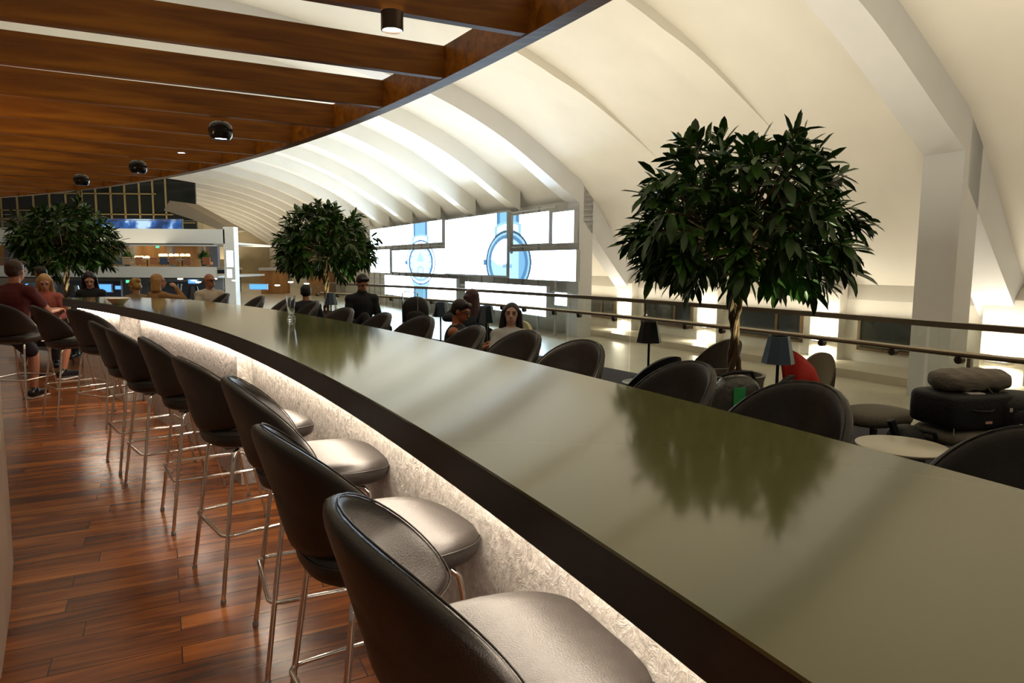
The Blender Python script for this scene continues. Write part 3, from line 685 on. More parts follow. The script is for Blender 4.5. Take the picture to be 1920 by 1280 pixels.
for (px, ytop, D, lb) in ((1218, 602, 6.4, 'black faceted table lamp left of the braided trunk, its dark shade against the railing'), (1461, 630, 5.0, 'black table lamp right of the braided trunk, shade front shining pale blue'),
                          (826, 566, 9.4, 'black table lamp with a white glowing front behind the man with glasses'), (912, 573, 8.1, 'black table lamp in front of the long-haired woman'),
                          (620, 549, 11.6, 'dark table lamp beside the middle tree trunk'), (362, 537, 12.2, 'dark table lamp left of the man in the white shirt'), (138, 535, 12.4, 'dark table lamp beside the far left tree trunk'), (52, 540, 9.3, 'dark table lamp behind the man in the red shirt')):
    p = far_at(px, ytop, D); base_z = p.z - .58
    lampt.append((px, D, base_z))
    make_table_lamp(lb, (p.x, D, base_z), .35 if px != 1461 else .1, .58)
    round_table('lamp_table', 'small pedestal table under the ' + lb.split(',')[0].replace('black table lamp', 'lamp').replace('dark table lamp', 'lamp').replace('black faceted table lamp', 'faceted lamp').replace(' with a white glowing front', ''), (p.x, D, 0), .24, base_z - .002, blackp_m, blackp_m)

def shell_chair(label, loc, rz, mt, legm, w_=.66, h=.82, arms=True, seat_h=.42, name='lounge_chair', cat='lounge chair'):
    """low lounge chair: bent shell back with rolled top edge, cushion, four legs; faces +y"""
    t = thing(name, label, cat, loc, rz)
    m = MB(); rings = []; n = 22
    for j in range(9):
        v = j / 8; z = seat_h - .06 + (h - seat_h + .06) * v; row = []
        for i in range(n + 1):
            a = -1.25 + 2.5 * i / n; rr = (w_ / 2) * (.86 + .14 * v)
            lift = (1 - (abs(a) / 1.25) ** 2.2 * (.55 if arms else .9) * v)
            zz = seat_h - .06 + (z - seat_h + .06) * lift
            row.append(Vector((rr * math.sin(a), -rr * math.cos(a) * (1 + .12 * v) - .05 * v, zz)))
        rings.append(row)
    inner_ = [[p + Vector((-p.x, -p.y, 0)).normalized() * .035 for p in r] for r in rings]
    vs = []; fs = []
    grid = rings + [r for r in reversed(inner_)]
    m.loft([[*r] for r in grid], closed=False, caps=False)
    k0 = 0; N = n + 1; G = len(grid)
    for i in range(G // 2 - 1):
        a0, a1 = i * N, (i + 1) * N; b0, b1 = (G - 1 - i) * N, (G - 2 - i) * N
        fs += [(a0, a1, b1, b0), (a0 + n, b0 + n, b1 + n, a1 + n)]
    m.f += fs; m.mi += [0] * len(fs)
    m.build('backrest', mt, t, angle=60)
    m = MB(); r_ = w_ / 2 - .045; m.lathe([(.001, seat_h - .1), (r_ * .9, seat_h - .1), (r_, seat_h - .07), (r_, seat_h - .01), (r_ * .93, seat_h + .02), (.001, seat_h + .03)], n=36); m.build('seat', mt, t, angle=70)
    for sx in (-1, 1):
        for sy in (-1, 1):
            MB().tube([(sx * w_ * .28, sy * w_ * .25, seat_h - .08), (sx * w_ * .40, sy * w_ * .36, 0.004)], [.014, .010], 8).build('leg', legm, t)
    return t
g = lambda px, D: tuple(ground(px, D))
shell_chair('black sling lounge chair with thin metal legs behind the far bar stools', g(1190, 5.6), .7, black_m, chrome, .66, .86)
shell_chair('grey-brown lounge chair with rolled top edge, left of the braided trunk', g(1318, 6.6), .5, grey_fab, tan_wood, .66, .90)
shell_chair('black lounge chair holding the clear plastic bag, right of the braided trunk', g(1385, 4.35), 1.0, black_m, blackp_m, .56, .90)
shell_chair('beige shell chair draped with a red garment beside the shining lamp', g(1512, 6.1), .15, mat('beige_wool', (.42, .38, .27), .8), blackp_m, .50, .84, arms=False)
cream_m = mat('pale_yellow_vinyl', (.62, .60, .34), .5)
shell_chair('pale yellow lounge chair in which the dark-haired woman leans back', g(940, 7.2), 2.5, cream_m, blackp_m, .60, .95)
shell_chair('pale yellow lounge chair of the woman in black with a phone', g(165, 11.6), -2.2, cream_m, blackp_m, .7, .95)
shell_chair('dark lounge chair of the seated man in the dark jacket', g(672, 9.5), -2.3, black_m, blackp_m, .75, .78)
shell_chair('dark lounge chair of the man with glasses and bare arms', g(838, 7.55), -1.2, black_m, blackp_m, .54, .80)
shell_chair('dark lounge chair of the long-haired woman drinking', g(882, 8.85), .3, black_m, blackp_m, .7, .80)
shell_chair('cream lounge chair of the older man in the white shirt', g(392, 11.2), -1.5, cream_m, blackp_m, .7, .86)
for px, D, lb in ((250, 11.8, 'dark lounge chair of the woman with a blond bun'), (298, 10.8, 'dark lounge chair of the blond woman drinking'), (80, 10.2, 'dark lounge chair of the blond woman in pink'), (572, 11.2, 'dark lounge chair behind the tall glass'), (70, 11.6, 'dark lounge chair of the man in a blue shirt')):
    shell_chair(lb, g(px, D), .4, black_m, blackp_m, .68, .78)
# crimson garment over the beige chair
m = MB(); q = ground(1492, 5.5); rings = []
for j in range(9):
    v = j / 8; row = []
    for i in range(17):
        a = i / 16; row.append(Vector((-.10 + .27 * a + .03 * v, -.10 - .13 * math.sin(v * PI) + .02 * math.sin(a * 9 + v * 3), .56 + .36 * (1 - v) * (1 - .45 * a * a) - .1 * v)))
    rings.append(row)
m.loft(rings, closed=False, caps=False); m.loft([[p + Vector((0, .05, -.008)) for p in r] for r in rings], closed=False, caps=False)
o = m.build('red_garment', mat('red_cloth', (.55, .025, .015), .8, bump=.3, bscale=40), angle=80, loc=q); o.rotation_euler = (0, 0, -.2)
tag(o, 'bright red garment hung over the beige shell chair', 'garment')
sm = o.modifiers.new('solid', 'SOLIDIFY'); sm.thickness = .012
# ottoman
def ottoman(label, loc, rz, w_, d_, h):
    t = thing('ottoman', label, 'ottoman', loc, rz)
    rings = []
    for k_, z in ((.02, h - .10), (.8, h - .10), (.95, h - .085), (1, h - .05), (.98, h - .02), (.9, h), (.5, h + .012), (.02, h + .015)):
        rings.append([Vector((superell(2 * PI * k / 40, 2.6)[0] * w_ / 2 * k_, superell(2 * PI * k / 40, 2.6)[1] * d_ / 2 * k_, z)) for k in range(40)])
    MB().loft(rings).build('cushion', grey_fab, t, angle=80)
    for sx in (-1, 1):
        for sy in (-1, 1): MB().tube([(sx * w_ * .34, sy * d_ * .32, h - .1), (sx * w_ * .38, sy * d_ * .36, .004)], [.02, .014], 4).build('leg', blackp_m, t, smooth=False)
    return t
p = at(1640, 768, .44); ottoman('grey upholstered ottoman on dark legs left of the luggage', (p.x, p.y, 0), .5, .62, .46, .44)
p = at(1802, 800, .42); LUG = Vector((p.x, p.y, 0))
ottoman('grey ottoman carrying the black luggage and rolled jacket', tuple(LUG), .2, .60, .50, .42)
def softbox(m, c, sz, rz=0, n=3.4, bulge=.03, ny=14, rx=0):
    M = Matrix.Translation(Vector(c)) @ Matrix.Rotation(rz, 4, 'Z') @ Matrix.Rotation(rx, 4, 'X')
    rings = []
    for i in range(ny + 1):
        a = -PI / 2 + PI * i / ny; cz = math.copysign(abs(math.sin(a)) ** (2 / n), math.sin(a)); cr = max(.02, abs(math.cos(a)) ** (2 / n))
        rings.append([M @ Vector((superell(2 * PI * k / 36, n)[0] * sz[0] / 2 * cr, superell(2 * PI * k / 36, n)[1] * sz[1] / 2 * cr, cz * sz[2] / 2 + bulge * 0)) for k in range(36)])
    m.loft(rings)
blk = mat('black_nylon', (.008, .008, .009), .6, bump=.3, bscale=60); patch_m = mat('white_print', (.7, .66, .62), .5); grn = mat('green_card', (.05, .42, .13), .5)
t = thing('black_suitcase', 'large black soft suitcase lying flat on the ottoman with a small white label', 'suitcase', tuple(LUG + Vector((0, 0, .44))), .22)
m = MB(); softbox(m, (0, 0, .13), (.60, .42, .255), n=7); m.build('case_body', blk, t, angle=70)
MB().box((-.02, -.213, .05), (.035, -.209, .068)).build('luggage_label', mat('pink_label', (.7, .42, .38), .5), t, smooth=False)
MB().tube([(-.14, -.205, .15), (-.10, -.225, .145), (.0, -.228, .14), (.05, -.205, .15)], .008, 6).build('handle', blk, t)
MB().tube([(-.28, -.21, .03), (-.285, -.215, -.02)], .004, 5).build('zip_pull', chrome, t)
t = thing('black_backpack', 'black backpack with small tags leaning over the right side of the suitcase', 'backpack', tuple(LUG + Vector((.34, -.02, .42))), -.15)
m = MB(); softbox(m, (0, 0, .12), (.40, .40, .30), n=3.2); m.build('pack_body', blk, t, angle=70)
m = MB(); softbox(m, (.03, -.17, .08), (.26, .1, .2), n=3); m.build('front_pocket', blk, t, angle=70)
for x, z in ((-.13, .16), (.0, .10), (-.06, .05)): MB().box((x, -.229, z), (x + .016, -.222, z + .026)).build('zip_tag', patch_m, t, smooth=False)
MB().tube([(.14, -.1, .26), (.24, -.12, .18), (.27, -.1, .02), (.2, -.06, -.1)], .014, 6).build('shoulder_strap', blk, t)
# rolled jacket
t = thing('rolled_jacket', 'grey rolled jacket lying on top of the black suitcase', 'jacket', tuple(LUG + Vector((.03, .0, .695))), .15)
m = MB(); rings = []
for i in range(25):
    x = -.27 + .54 * i / 24; e = (1 - abs(x / .272) ** 7) ** .5 if abs(x) < .2719 else .05
    rings.append([Vector((x, .15 * e * math.cos(a) , .072 + .080 * e * math.copysign(abs(math.sin(a)) ** .75, math.sin(a)) * (1 + .05 * math.sin(6 * a + x * 16)) + .006 * math.sin(x * 50 + 3 * math.sin(a)))) for a in [2 * PI * k / 40 for k in range(40)]])
m.loft(rings); m.build('rolled_body', mat('grey_jersey', (.21, .185, .15), .9, bump=.5, bscale=9, stretch=(1, 6, 6)), t, angle=80)
m = MB(); m.tube([(-.02 + .012 * i, -.146 + .0015 * i, .06 - .075 * abs(math.sin(i * .16)) ** 2) for i in range(16)], .006, 5); m.build('hem_fold', grey_fab, t)
MB().box((-.14, -.17, -.008), (-.02, -.11, .004)).build('paper_tag', patch_m, t, smooth=False)
# second pack on the floor by the round table with a curved strap
q = at(1742, 848, .35)
t = thing('black_day_pack', 'small black pack with a curved strap standing behind the white side table', 'backpack', (q.x, q.y + .28, 0), .3)
m = MB(); softbox(m, (0, 0, .24), (.26, .22, .46), n=3); m.build('pack_body', blk, t, angle=70)
MB().tube([(.06, -.06, .44), (.15, -.10, .42), (.20, -.12, .28), (.19, -.12, .12), (.12, -.10, .02)], .016, 6).build('shoulder_strap', blk, t)
MB().tube([(-.16, -.02, .52), (-.13, -.03, .44), (-.08, -.04, .36)], [.03, .03, .012], 6).build('carry_handle', blk, t)
# clear bag with green card, on the black chair
t = thing('clear_plastic_bag', 'crumpled clear plastic bag with a green card, right of the braided trunk', 'bag', tuple(ground(1392, 4.28) + Vector((0, 0, .46))), .3)
m = MB(); softbox(m, (0, 0, .21), (.30, .22, .42), n=3); bm_ = m.build('bag_film', mat('grey_film', (.10, .10, .09), .12, bump=1.0, bscale=14, alpha=.8), t, angle=80)
MB().box((-.10, -.118, .24), (-.02, -.108, .36)).build('green_card', grn, t, smooth=False)
MB().tube([(-.12, 0, .42), (-.05, -.03, .445), (.08, -.03, .44), (.16, 0, .32), (.18, 0, .15)], .012, 6).build('black_strap', blk, t)
t = thing('snack_packet', 'small green and white packet beside the lamp foot', 'packet', tuple(ground(1441, 4.95) + Vector((0, 0, .50))), .2)
m = MB(); softbox(m, (0, 0, .03), (.13, .10, .05), n=3); m.build('packet_body', mat('white_packet', (.65, .60, .5), .5, var=.5, vscale=30), t, angle=70)
MB().tube([(.03, 0, .05), (.075, 0, .12)], [.02, .003], 3).build('green_flap', grn, t, smooth=False)
round_table('side_table', 'dark side table under the green and white packet', tuple(ground(1441, 4.95)), .15, .495, blackp_m, blackp_m)
# upright suitcase with backpack by the railing
q = ground(776, 9.3)
t = thing('trolley_suitcase', 'upright black trolley suitcase with raised handle behind the bar stools', 'suitcase', tuple(q), 2.9)
m = MB(); softbox(m, (0, 0, .36), (.42, .26, .62), n=7); m.build('case_body', blk, t, angle=70)
MB().tube([(.13, .10, .6), (.13, .10, 1.17), (.09, .10, 1.19), (-.05, .10, 1.19), (-.09, .10, 1.17), (-.09, .10, .6)], .008, 6).build('pull_handle', chrome, t)
for sx in (-1, 1): MB().lathe([(.02, 0), (.03, .01), (.03, .04), (.02, .05)], (sx * .15, .05, 0), 12).build('wheel', blackp_m, t)
t = thing('black_backpack', 'black backpack sitting on the trolley suitcase, white tag on its side', 'backpack', (q.x, q.y - .02, .67), .1)
m = MB(); softbox(m, (.02, 0, .22), (.36, .22, .47), n=2.6); m.build('pack_body', blk, t, angle=70)
m = MB(); softbox(m, (.03, -.12, .14), (.26, .09, .26), n=2.6); m.build('front_pocket', blk, t, angle=70)
MB().box((-.04, -.168, .10), (-.022, -.162, .135)).build('white_tag', patch_m, t, smooth=False)
MB().tube([(.18, 0, .2), (.23, -.02, .1), (.25, -.02, .02)], .007, 5).build('side_strap', blk, t)

# ------------------------------------------------------------------ far end of the hall: glazed wall, balconies, restaurant
def FX(px, D, py=500): return far_at(px, py, D).x
def FZ(px, py, D): return far_at(px, py, D).z
def fbox(name, px0, px1, py0, py1, D, depth, m_, parent=None, label=None, kind=None, back=True, bevel=0):
    x0, x1 = FX(px0, D, (py0 + py1) / 2), FX(px1, D, (py0 + py1) / 2); z1, z0 = FZ((px0 + px1) / 2, py0, D), FZ((px0 + px1) / 2, py1, D)
    c = Vector((0, 0, 0)) if parent is None else parent.location
    o = MB().box((x0 - c.x, D - c.y, z0 - c.z), (x1 - c.x, D + depth - c.y, z1 - c.z)).build(name, m_, parent, smooth=False, bevel=bevel)
    if kind: struct(o, label)
    elif label: o['label'] = label
    return o
mull_m = mat('tan_mullion', (.50, .38, .17), .5); band_m = mat('pale_balcony_panel', (.62, .61, .56), .35); soffit_m = mat('brown_soffit', (.34, .26, .17), .7)
warmwall_m = mat('amber_panelling', (.42, .20, .06), .5, var=.35, vscale=.9, stretch=(1, 1, .2)); shop_m = mat('dark_shop_front', (.05, .06, .08), .3)
DW = 96
gw = MB().box((-115, DW, HZ), (FX(372, DW), DW + .3, 13.2)).build('window_6', dark_m, smooth=False); struct(gw, 'dark glazed end wall of the hall')
for px in list(range(-18, 170, 30)) + [156.5, 161, 188, 216, 242, 269, 294, 318]:
    x = FX(px, DW); MB().box((x - .09, DW - .2, 5.2), (x + .09, DW - .01, 13.2)).build('window_frame', mull_m, gw, smooth=False)
for z, x0, x1 in ((FZ(30, 394, DW), -115, FX(70, DW)), (FZ(250, 402, DW), FX(150, DW), FX(330, DW)), (FZ(200, 363, DW), FX(110, DW), FX(300, DW)), (FZ(30, 410, DW), -115, FX(60, DW)), (FZ(100, 416, DW), -115, FX(370, DW))):
    MB().box((x0, DW - .2, z - .07), (x1, DW - .01, z + .07)).build('window_frame', mull_m, gw, smooth=False)
# sloping soffit piece beside the glazed wall
P0 = [far_at(*q, 84) for q in ((307, 394), (318, 376), (345, 380), (440, 432), (424, 436), (357, 410))]
struct(MB().loft([P0, [p + Vector((-.5, 5, .2)) for p in P0]]).build('beam', soffit_m, smooth=False), 'brown sloping soffit beside the dark glazed wall')
def reflection_mat():  # emissive blue pattern standing in for a reflection in glass
    m = bpy.data.materials.new('blue_reflection'); m.use_nodes = True; nt = m.node_tree; b = nt.nodes['Principled BSDF']; tc = nt.nodes.new('ShaderNodeTexCoord'); n = nt.nodes.new('ShaderNodeTexNoise'); n.inputs['Scale'].default_value = .35; n.inputs['Detail'].default_value = 3
    r = nt.nodes.new('ShaderNodeValToRGB'); e = r.color_ramp.elements; e[0].position = .42; e[0].color = (.01, .03, .10, 1); e[1].position = .6; e[1].color = (.55, .75, 1, 1); k = e.new(.52); k.color = (.03, .12, .42, 1)
    nt.links.new(tc.outputs['Object'], n.inputs[0]); nt.links.new(n.outputs[0], r.inputs[0]); nt.links.new(r.outputs[0], b.inputs['Emission Color']); b.inputs['Emission Strength'].default_value = 1.3; b.inputs['Base Color'].default_value = (.01, .01, .01, 1); return m
refl_m = reflection_mat(); blue_m = mat('blue_display', (.01, .02, .05), .3, emit=(.10, .35, 1.0), estr=1.6); exit_m = mat('exit_green', (.02, .2, .1), .4, emit=(.12, .9, .45), estr=1.2)
t = thing('glass_reflection_panel', 'long blue glowing panel added for the reflection in the upper balcony glass', 'screen', Vector((FX(210, 90), 90, FZ(210, 420, 90))))  # added glowing panel, imitates the blue reflection in the balcony glass
fbox('casing', 84, 342, 409.5, 431, 90.05, .3, casing_m, t); fbox('display', 86, 340, 411, 430, 89.95, .08, refl_m, t)
def balcony(name, label, D, px1, ytop, ybot, glass_top, y_line, depth):
    t = thing(name, label, 'balcony', Vector((FX(200, D), D, FZ(200, ybot, D))))
    fbox('fascia', -60, px1, ytop, ybot, D, .4, band_m, t)
    fbox('deck', -60, px1, ybot - 4, ybot, D + .4, depth, band_m, t)
    fbox('dark_strip', -60, px1 - 22, ybot, y_line, D + .15, .2, mat('dark_trim_line', (.04, .035, .03), .5), t)  # narrow dark strip along the lower edge of the fascia
    fbox('glass', -60, px1 - 40, glass_top, ytop, D + .1, .03, glass_m, t)
    fbox('handrail', -60, px1 - 40, glass_top - 1, glass_top, D + .05, .1, steel, t)
    return t
balcony('balcony', 'upper white balcony across the far end of the hall, above the restaurant', 70, 421, 428, 455, 413, 457, 14)
balcony('balcony', 'lower white balcony in front of the far restaurant', 70, 404, 499, 519.5, 484, 522, 14)
fbox('pelmet', -60, 405, 457, 460, 70.2, .3, band_m, None, 'thin white panel under the upper balcony', 'structure')
struct(MB().box((-75, 81, FZ(200, 519, 70)), (FX(405, 81), 81.3, FZ(200, 455, 70))).build('wall_restaurant', warmwall_m, smooth=False), 'amber panelled back wall of the far restaurant')
for k, px in enumerate((8, 20, 222, 242, 313, 372, 392)):
    fbox('column', px, px + (10 if k < 6 else 16), 457, 500, 76 + (k % 2), .6, mat('taupe_column_%d' % k, (.33, .29, .25) if k % 2 else (.16, .15, .16), .6), None, ['taupe column at the left edge of the far restaurant', 'grey column behind the far left tree', 'dark column left of the amber panelling', 'taupe column left of the amber panelling', 'dark column in the middle of the amber panelling', 'dark column at the right of the restaurant', 'taupe end pier of the restaurant'][k], 'structure')
glow = mat('amber_lamp', (1, .7, .3), .5, emit=(1, .62, .22), estr=5)
for k, px in enumerate((257, 266, 276, 302, 310, 321, 331, 342, 352)):
    p = far_at(px, 478 + (k < 3) * 4 , 75); t = thing('restaurant_lamp', 'small glowing amber lamp in the far restaurant, %s from the left' % ordn[k], 'lamp', Vector((p.x, 75, FZ(px, 499, 70))), 0, 'amber lamps of the far restaurant')
    h = p.z - t.location.z; MB().tube([(0, 0, 0), (0, 0, h - .1)], .04, 6).build('stand', blackp_m, t); MB().lathe([(.10, h - .14), (.23, h - .12), (.25, h + .02), (.18, h + .13), (.02, h + .15)], n=14).build('lamp_shade', glow, t)
for k, (px, c) in enumerate(((205, (.3, .2, .15)), (222, (.06, .08, .12)), (238, (.45, .3, .2)), (262, (.45, .17, .07)), (290, (.45, .17, .07)), (308, (.05, .07, .15)), (325, (.45, .17, .07)), (352, (.45, .17, .07)), (388, (.45, .17, .07)))):
    z = FZ(px, 499, 70); t = thing('restaurant_chair', '%s small armchair from the left along the far restaurant railing' % ordn[k], 'armchair', Vector((FX(px, 72), 72.3, z)), 0, 'armchairs along the far restaurant railing')
    cm = mat('far_chair_%d' % k, c, .7)
    MB().box((-.4, -.35, .15), (.4, .35, .45)).build('seat', cm, t, smooth=False, bevel=.06); MB().box((-.42, -.42, .15), (.42, -.28, .95)).build('backrest', cm, t, smooth=False, bevel=.06)
for k, (px, c) in enumerate(((275, (.5, .5, .5)), (340, (.5, .5, .45)))):
    z = FZ(px, 499, 70); MB()
    t = thing('restaurant_table', ['pale square table left of the amber lamps by the far railing', 'pale square table right of the amber lamps by the far railing'][k], 'table', Vector((FX(px, 72), 72.2, z))); MB().box((-.45, -.4, .66), (.45, .4, .72)).build('tabletop', band_m, t, smooth=False); MB().tube([(0, 0, 0), (0, 0, .68)], .06, 8).build('pedestal', blackp_m, t)
def sign(px0, px1, py0, py1, D, label):
    t = thing('exit_sign', label, 'exit sign', Vector((FX(px0, D), D, FZ(px0, py1, D)))); fbox('sign_body', px0 - .6, px1 + .6, py0 - .6, py1 + .6, D + .02, .2, casing_m, t); fbox('sign_face', px0, px1, py0, py1, D - .04, .06, exit_m, t)
sign(292, 298, 461, 464.5, 80, 'tiny green exit sign on the amber restaurant wall')
sign(236, 244, 525, 530, 72, 'green exit sign below the lower balcony')
def far_plant(px, label):
    z = FZ(px, 499, 70); t = thing('potted_plant', label, 'plant', Vector((FX(px, 74), 73.9, z))); MB().lathe([(.25, 0), (.35, .6), (.3, .6), (.02, .55)], n=12).build('pot', blackp_m, t)
    m = MB(); r = random.Random(px)
    for i in range(150):
        a = r.uniform(0, 6.28); e = r.uniform(.1, 1.5); L = r.uniform(.5, 1.1); d = Vector((math.cos(a) * math.cos(e), math.sin(a) * math.cos(e), math.sin(e))); s_ = d.cross(Vector((0, 0, 1))).normalized() * .09
        b_ = Vector((0, 0, .6)) + d * .2; m.add([b_, b_ + d * L * .5 + s_, b_ + d * L, b_ + d * L * .5 - s_], [(0, 1, 2, 3)])
    m.build('foliage', leaf_m, t, smooth=False)
far_plant(240, 'dark leafy plant left of the amber panelling in the far restaurant'); far_plant(384, 'leafy plant at the right end of the far restaurant')
# lower level behind the railing
struct(MB().box((-75, 80, HZ), (FX(417, 80), 80.3, FZ(200, 519, 70))).build('wall_far', mat('taupe_wall', (.42, .38, .33), .6, var=.1, vscale=.3), smooth=False), 'taupe wall of the shops under the lower balcony')
def shopbox(px0, px1, py0, py1, D, m_, name, label, cat='shop front'):
    t = thing(name, label, cat, Vector((FX(px0, D), D, FZ(px0, py1, D)))); fbox('frame', px0 - 1, px1 + 1, py0 - 1, py1 + 1, D + .03, .3, casing_m, t); fbox('panel' if name != 'display_screen' else 'display', px0, px1, py0, py1, D - .03, .08, m_, t); return t
shopbox(128, 226, 526, 560, 73, shop_m, 'shop_front', 'dark shop front behind the woman in black with a phone')
shopbox(280, 396, 528, 560, 74, shop_m, 'shop_front', 'dark shop front behind the blond woman drinking')
for px0, px1, py0, py1, lb in ((186, 208, 533, 547, 'blue lit screen just right of the woman in black with a phone'), (216, 226, 536, 542, 'tiny blue screen in the dark shop front'), (353, 370, 524, 531, 'blue screen above the older man at the far end'), (48, 58, 532, 548, 'blue lit screen right of the head of the man in red'), (468, 500, 533, 542, 'pale blue screen over the railing left of the middle tree')):
    shopbox(px0, px1, py0, py1, 71.5, blue_m, 'display_screen', lb, 'screen')
glare = mat('white_tube_light', (1, 1, 1), .5, emit=(1, .97, .9), estr=7)
lamps_ = [(425, 436, 470, 500, 69, 'tall bright light panel on the end column of the balconies'), (426, 434, 505, 520, 69, 'lower bright light panel on the end column of the balconies')]
for px0, px1, py0, py1, D, lb in lamps_:
    t = thing('light_panel', lb, 'light', Vector((FX(px0, D), D, FZ(px0, py1, D)))); fbox('housing', px0 - .8, px1 + .8, py0 - .6, py1 + .6, D + .03, .2, casing_m, t); fbox('diffuser', px0, px1, py0, py1, D - .05, .1, glare, t)
fbox('column', 421, 441, 425, 600, 70, 1.1, white_m, None, 'pale end column of the balconies', 'structure')
for k, px in enumerate((338, 363, 372, 402, 440, 520, 545, 575)):
    D = 66; p = far_at(px, 524 + (k % 3) * 3 + (k > 4) * 6, D); o = MB().lathe([(.0, 0), (.22, .02), (.26, .08), (.2, .12), (.0, .13)], tuple(p * 0), 12).build('pendant_light', glare, None, loc=p, angle=60)
    tag(o, 'small bright ceiling light far down the hall, %s from the left' % ordn[k], 'light', 'small ceiling lights far down the hall')
struct(MB().hexa([hall(150, 6, HZ), hall(150, -45, HZ), hall(151, -45, HZ), hall(151, 6, HZ), hall(150, 6, 15), hall(150, -45, 15), hall(151, -45, 15), hall(151, 6, 15)]).build('wall_far', mat('sand_wall', (.50, .42, .28), .7, var=.2, vscale=.25), smooth=False), 'sand-coloured wall closing the hall in the distance')
for k, (u, s_) in enumerate(((92, -7), (100, -13), (84, -2))):
    t = thing('hall_kiosk', ['brown kiosk in the distance left of the middle tree', 'dark kiosk in the far distance near the end column', 'tan kiosk in the distance behind the middle tree'][k], 'kiosk', hall(u, s_, HZ)); MB().box((-1.6, -1.6, 0), (1.6, 1.6, 3.4)).build('body', [warmwall_m, shop_m, tan_wood][k], t, smooth=False); MB().box((-1.8, -1.8, 3.4), (1.8, 1.8, 3.8)).build('roof', band_m, t, smooth=False)

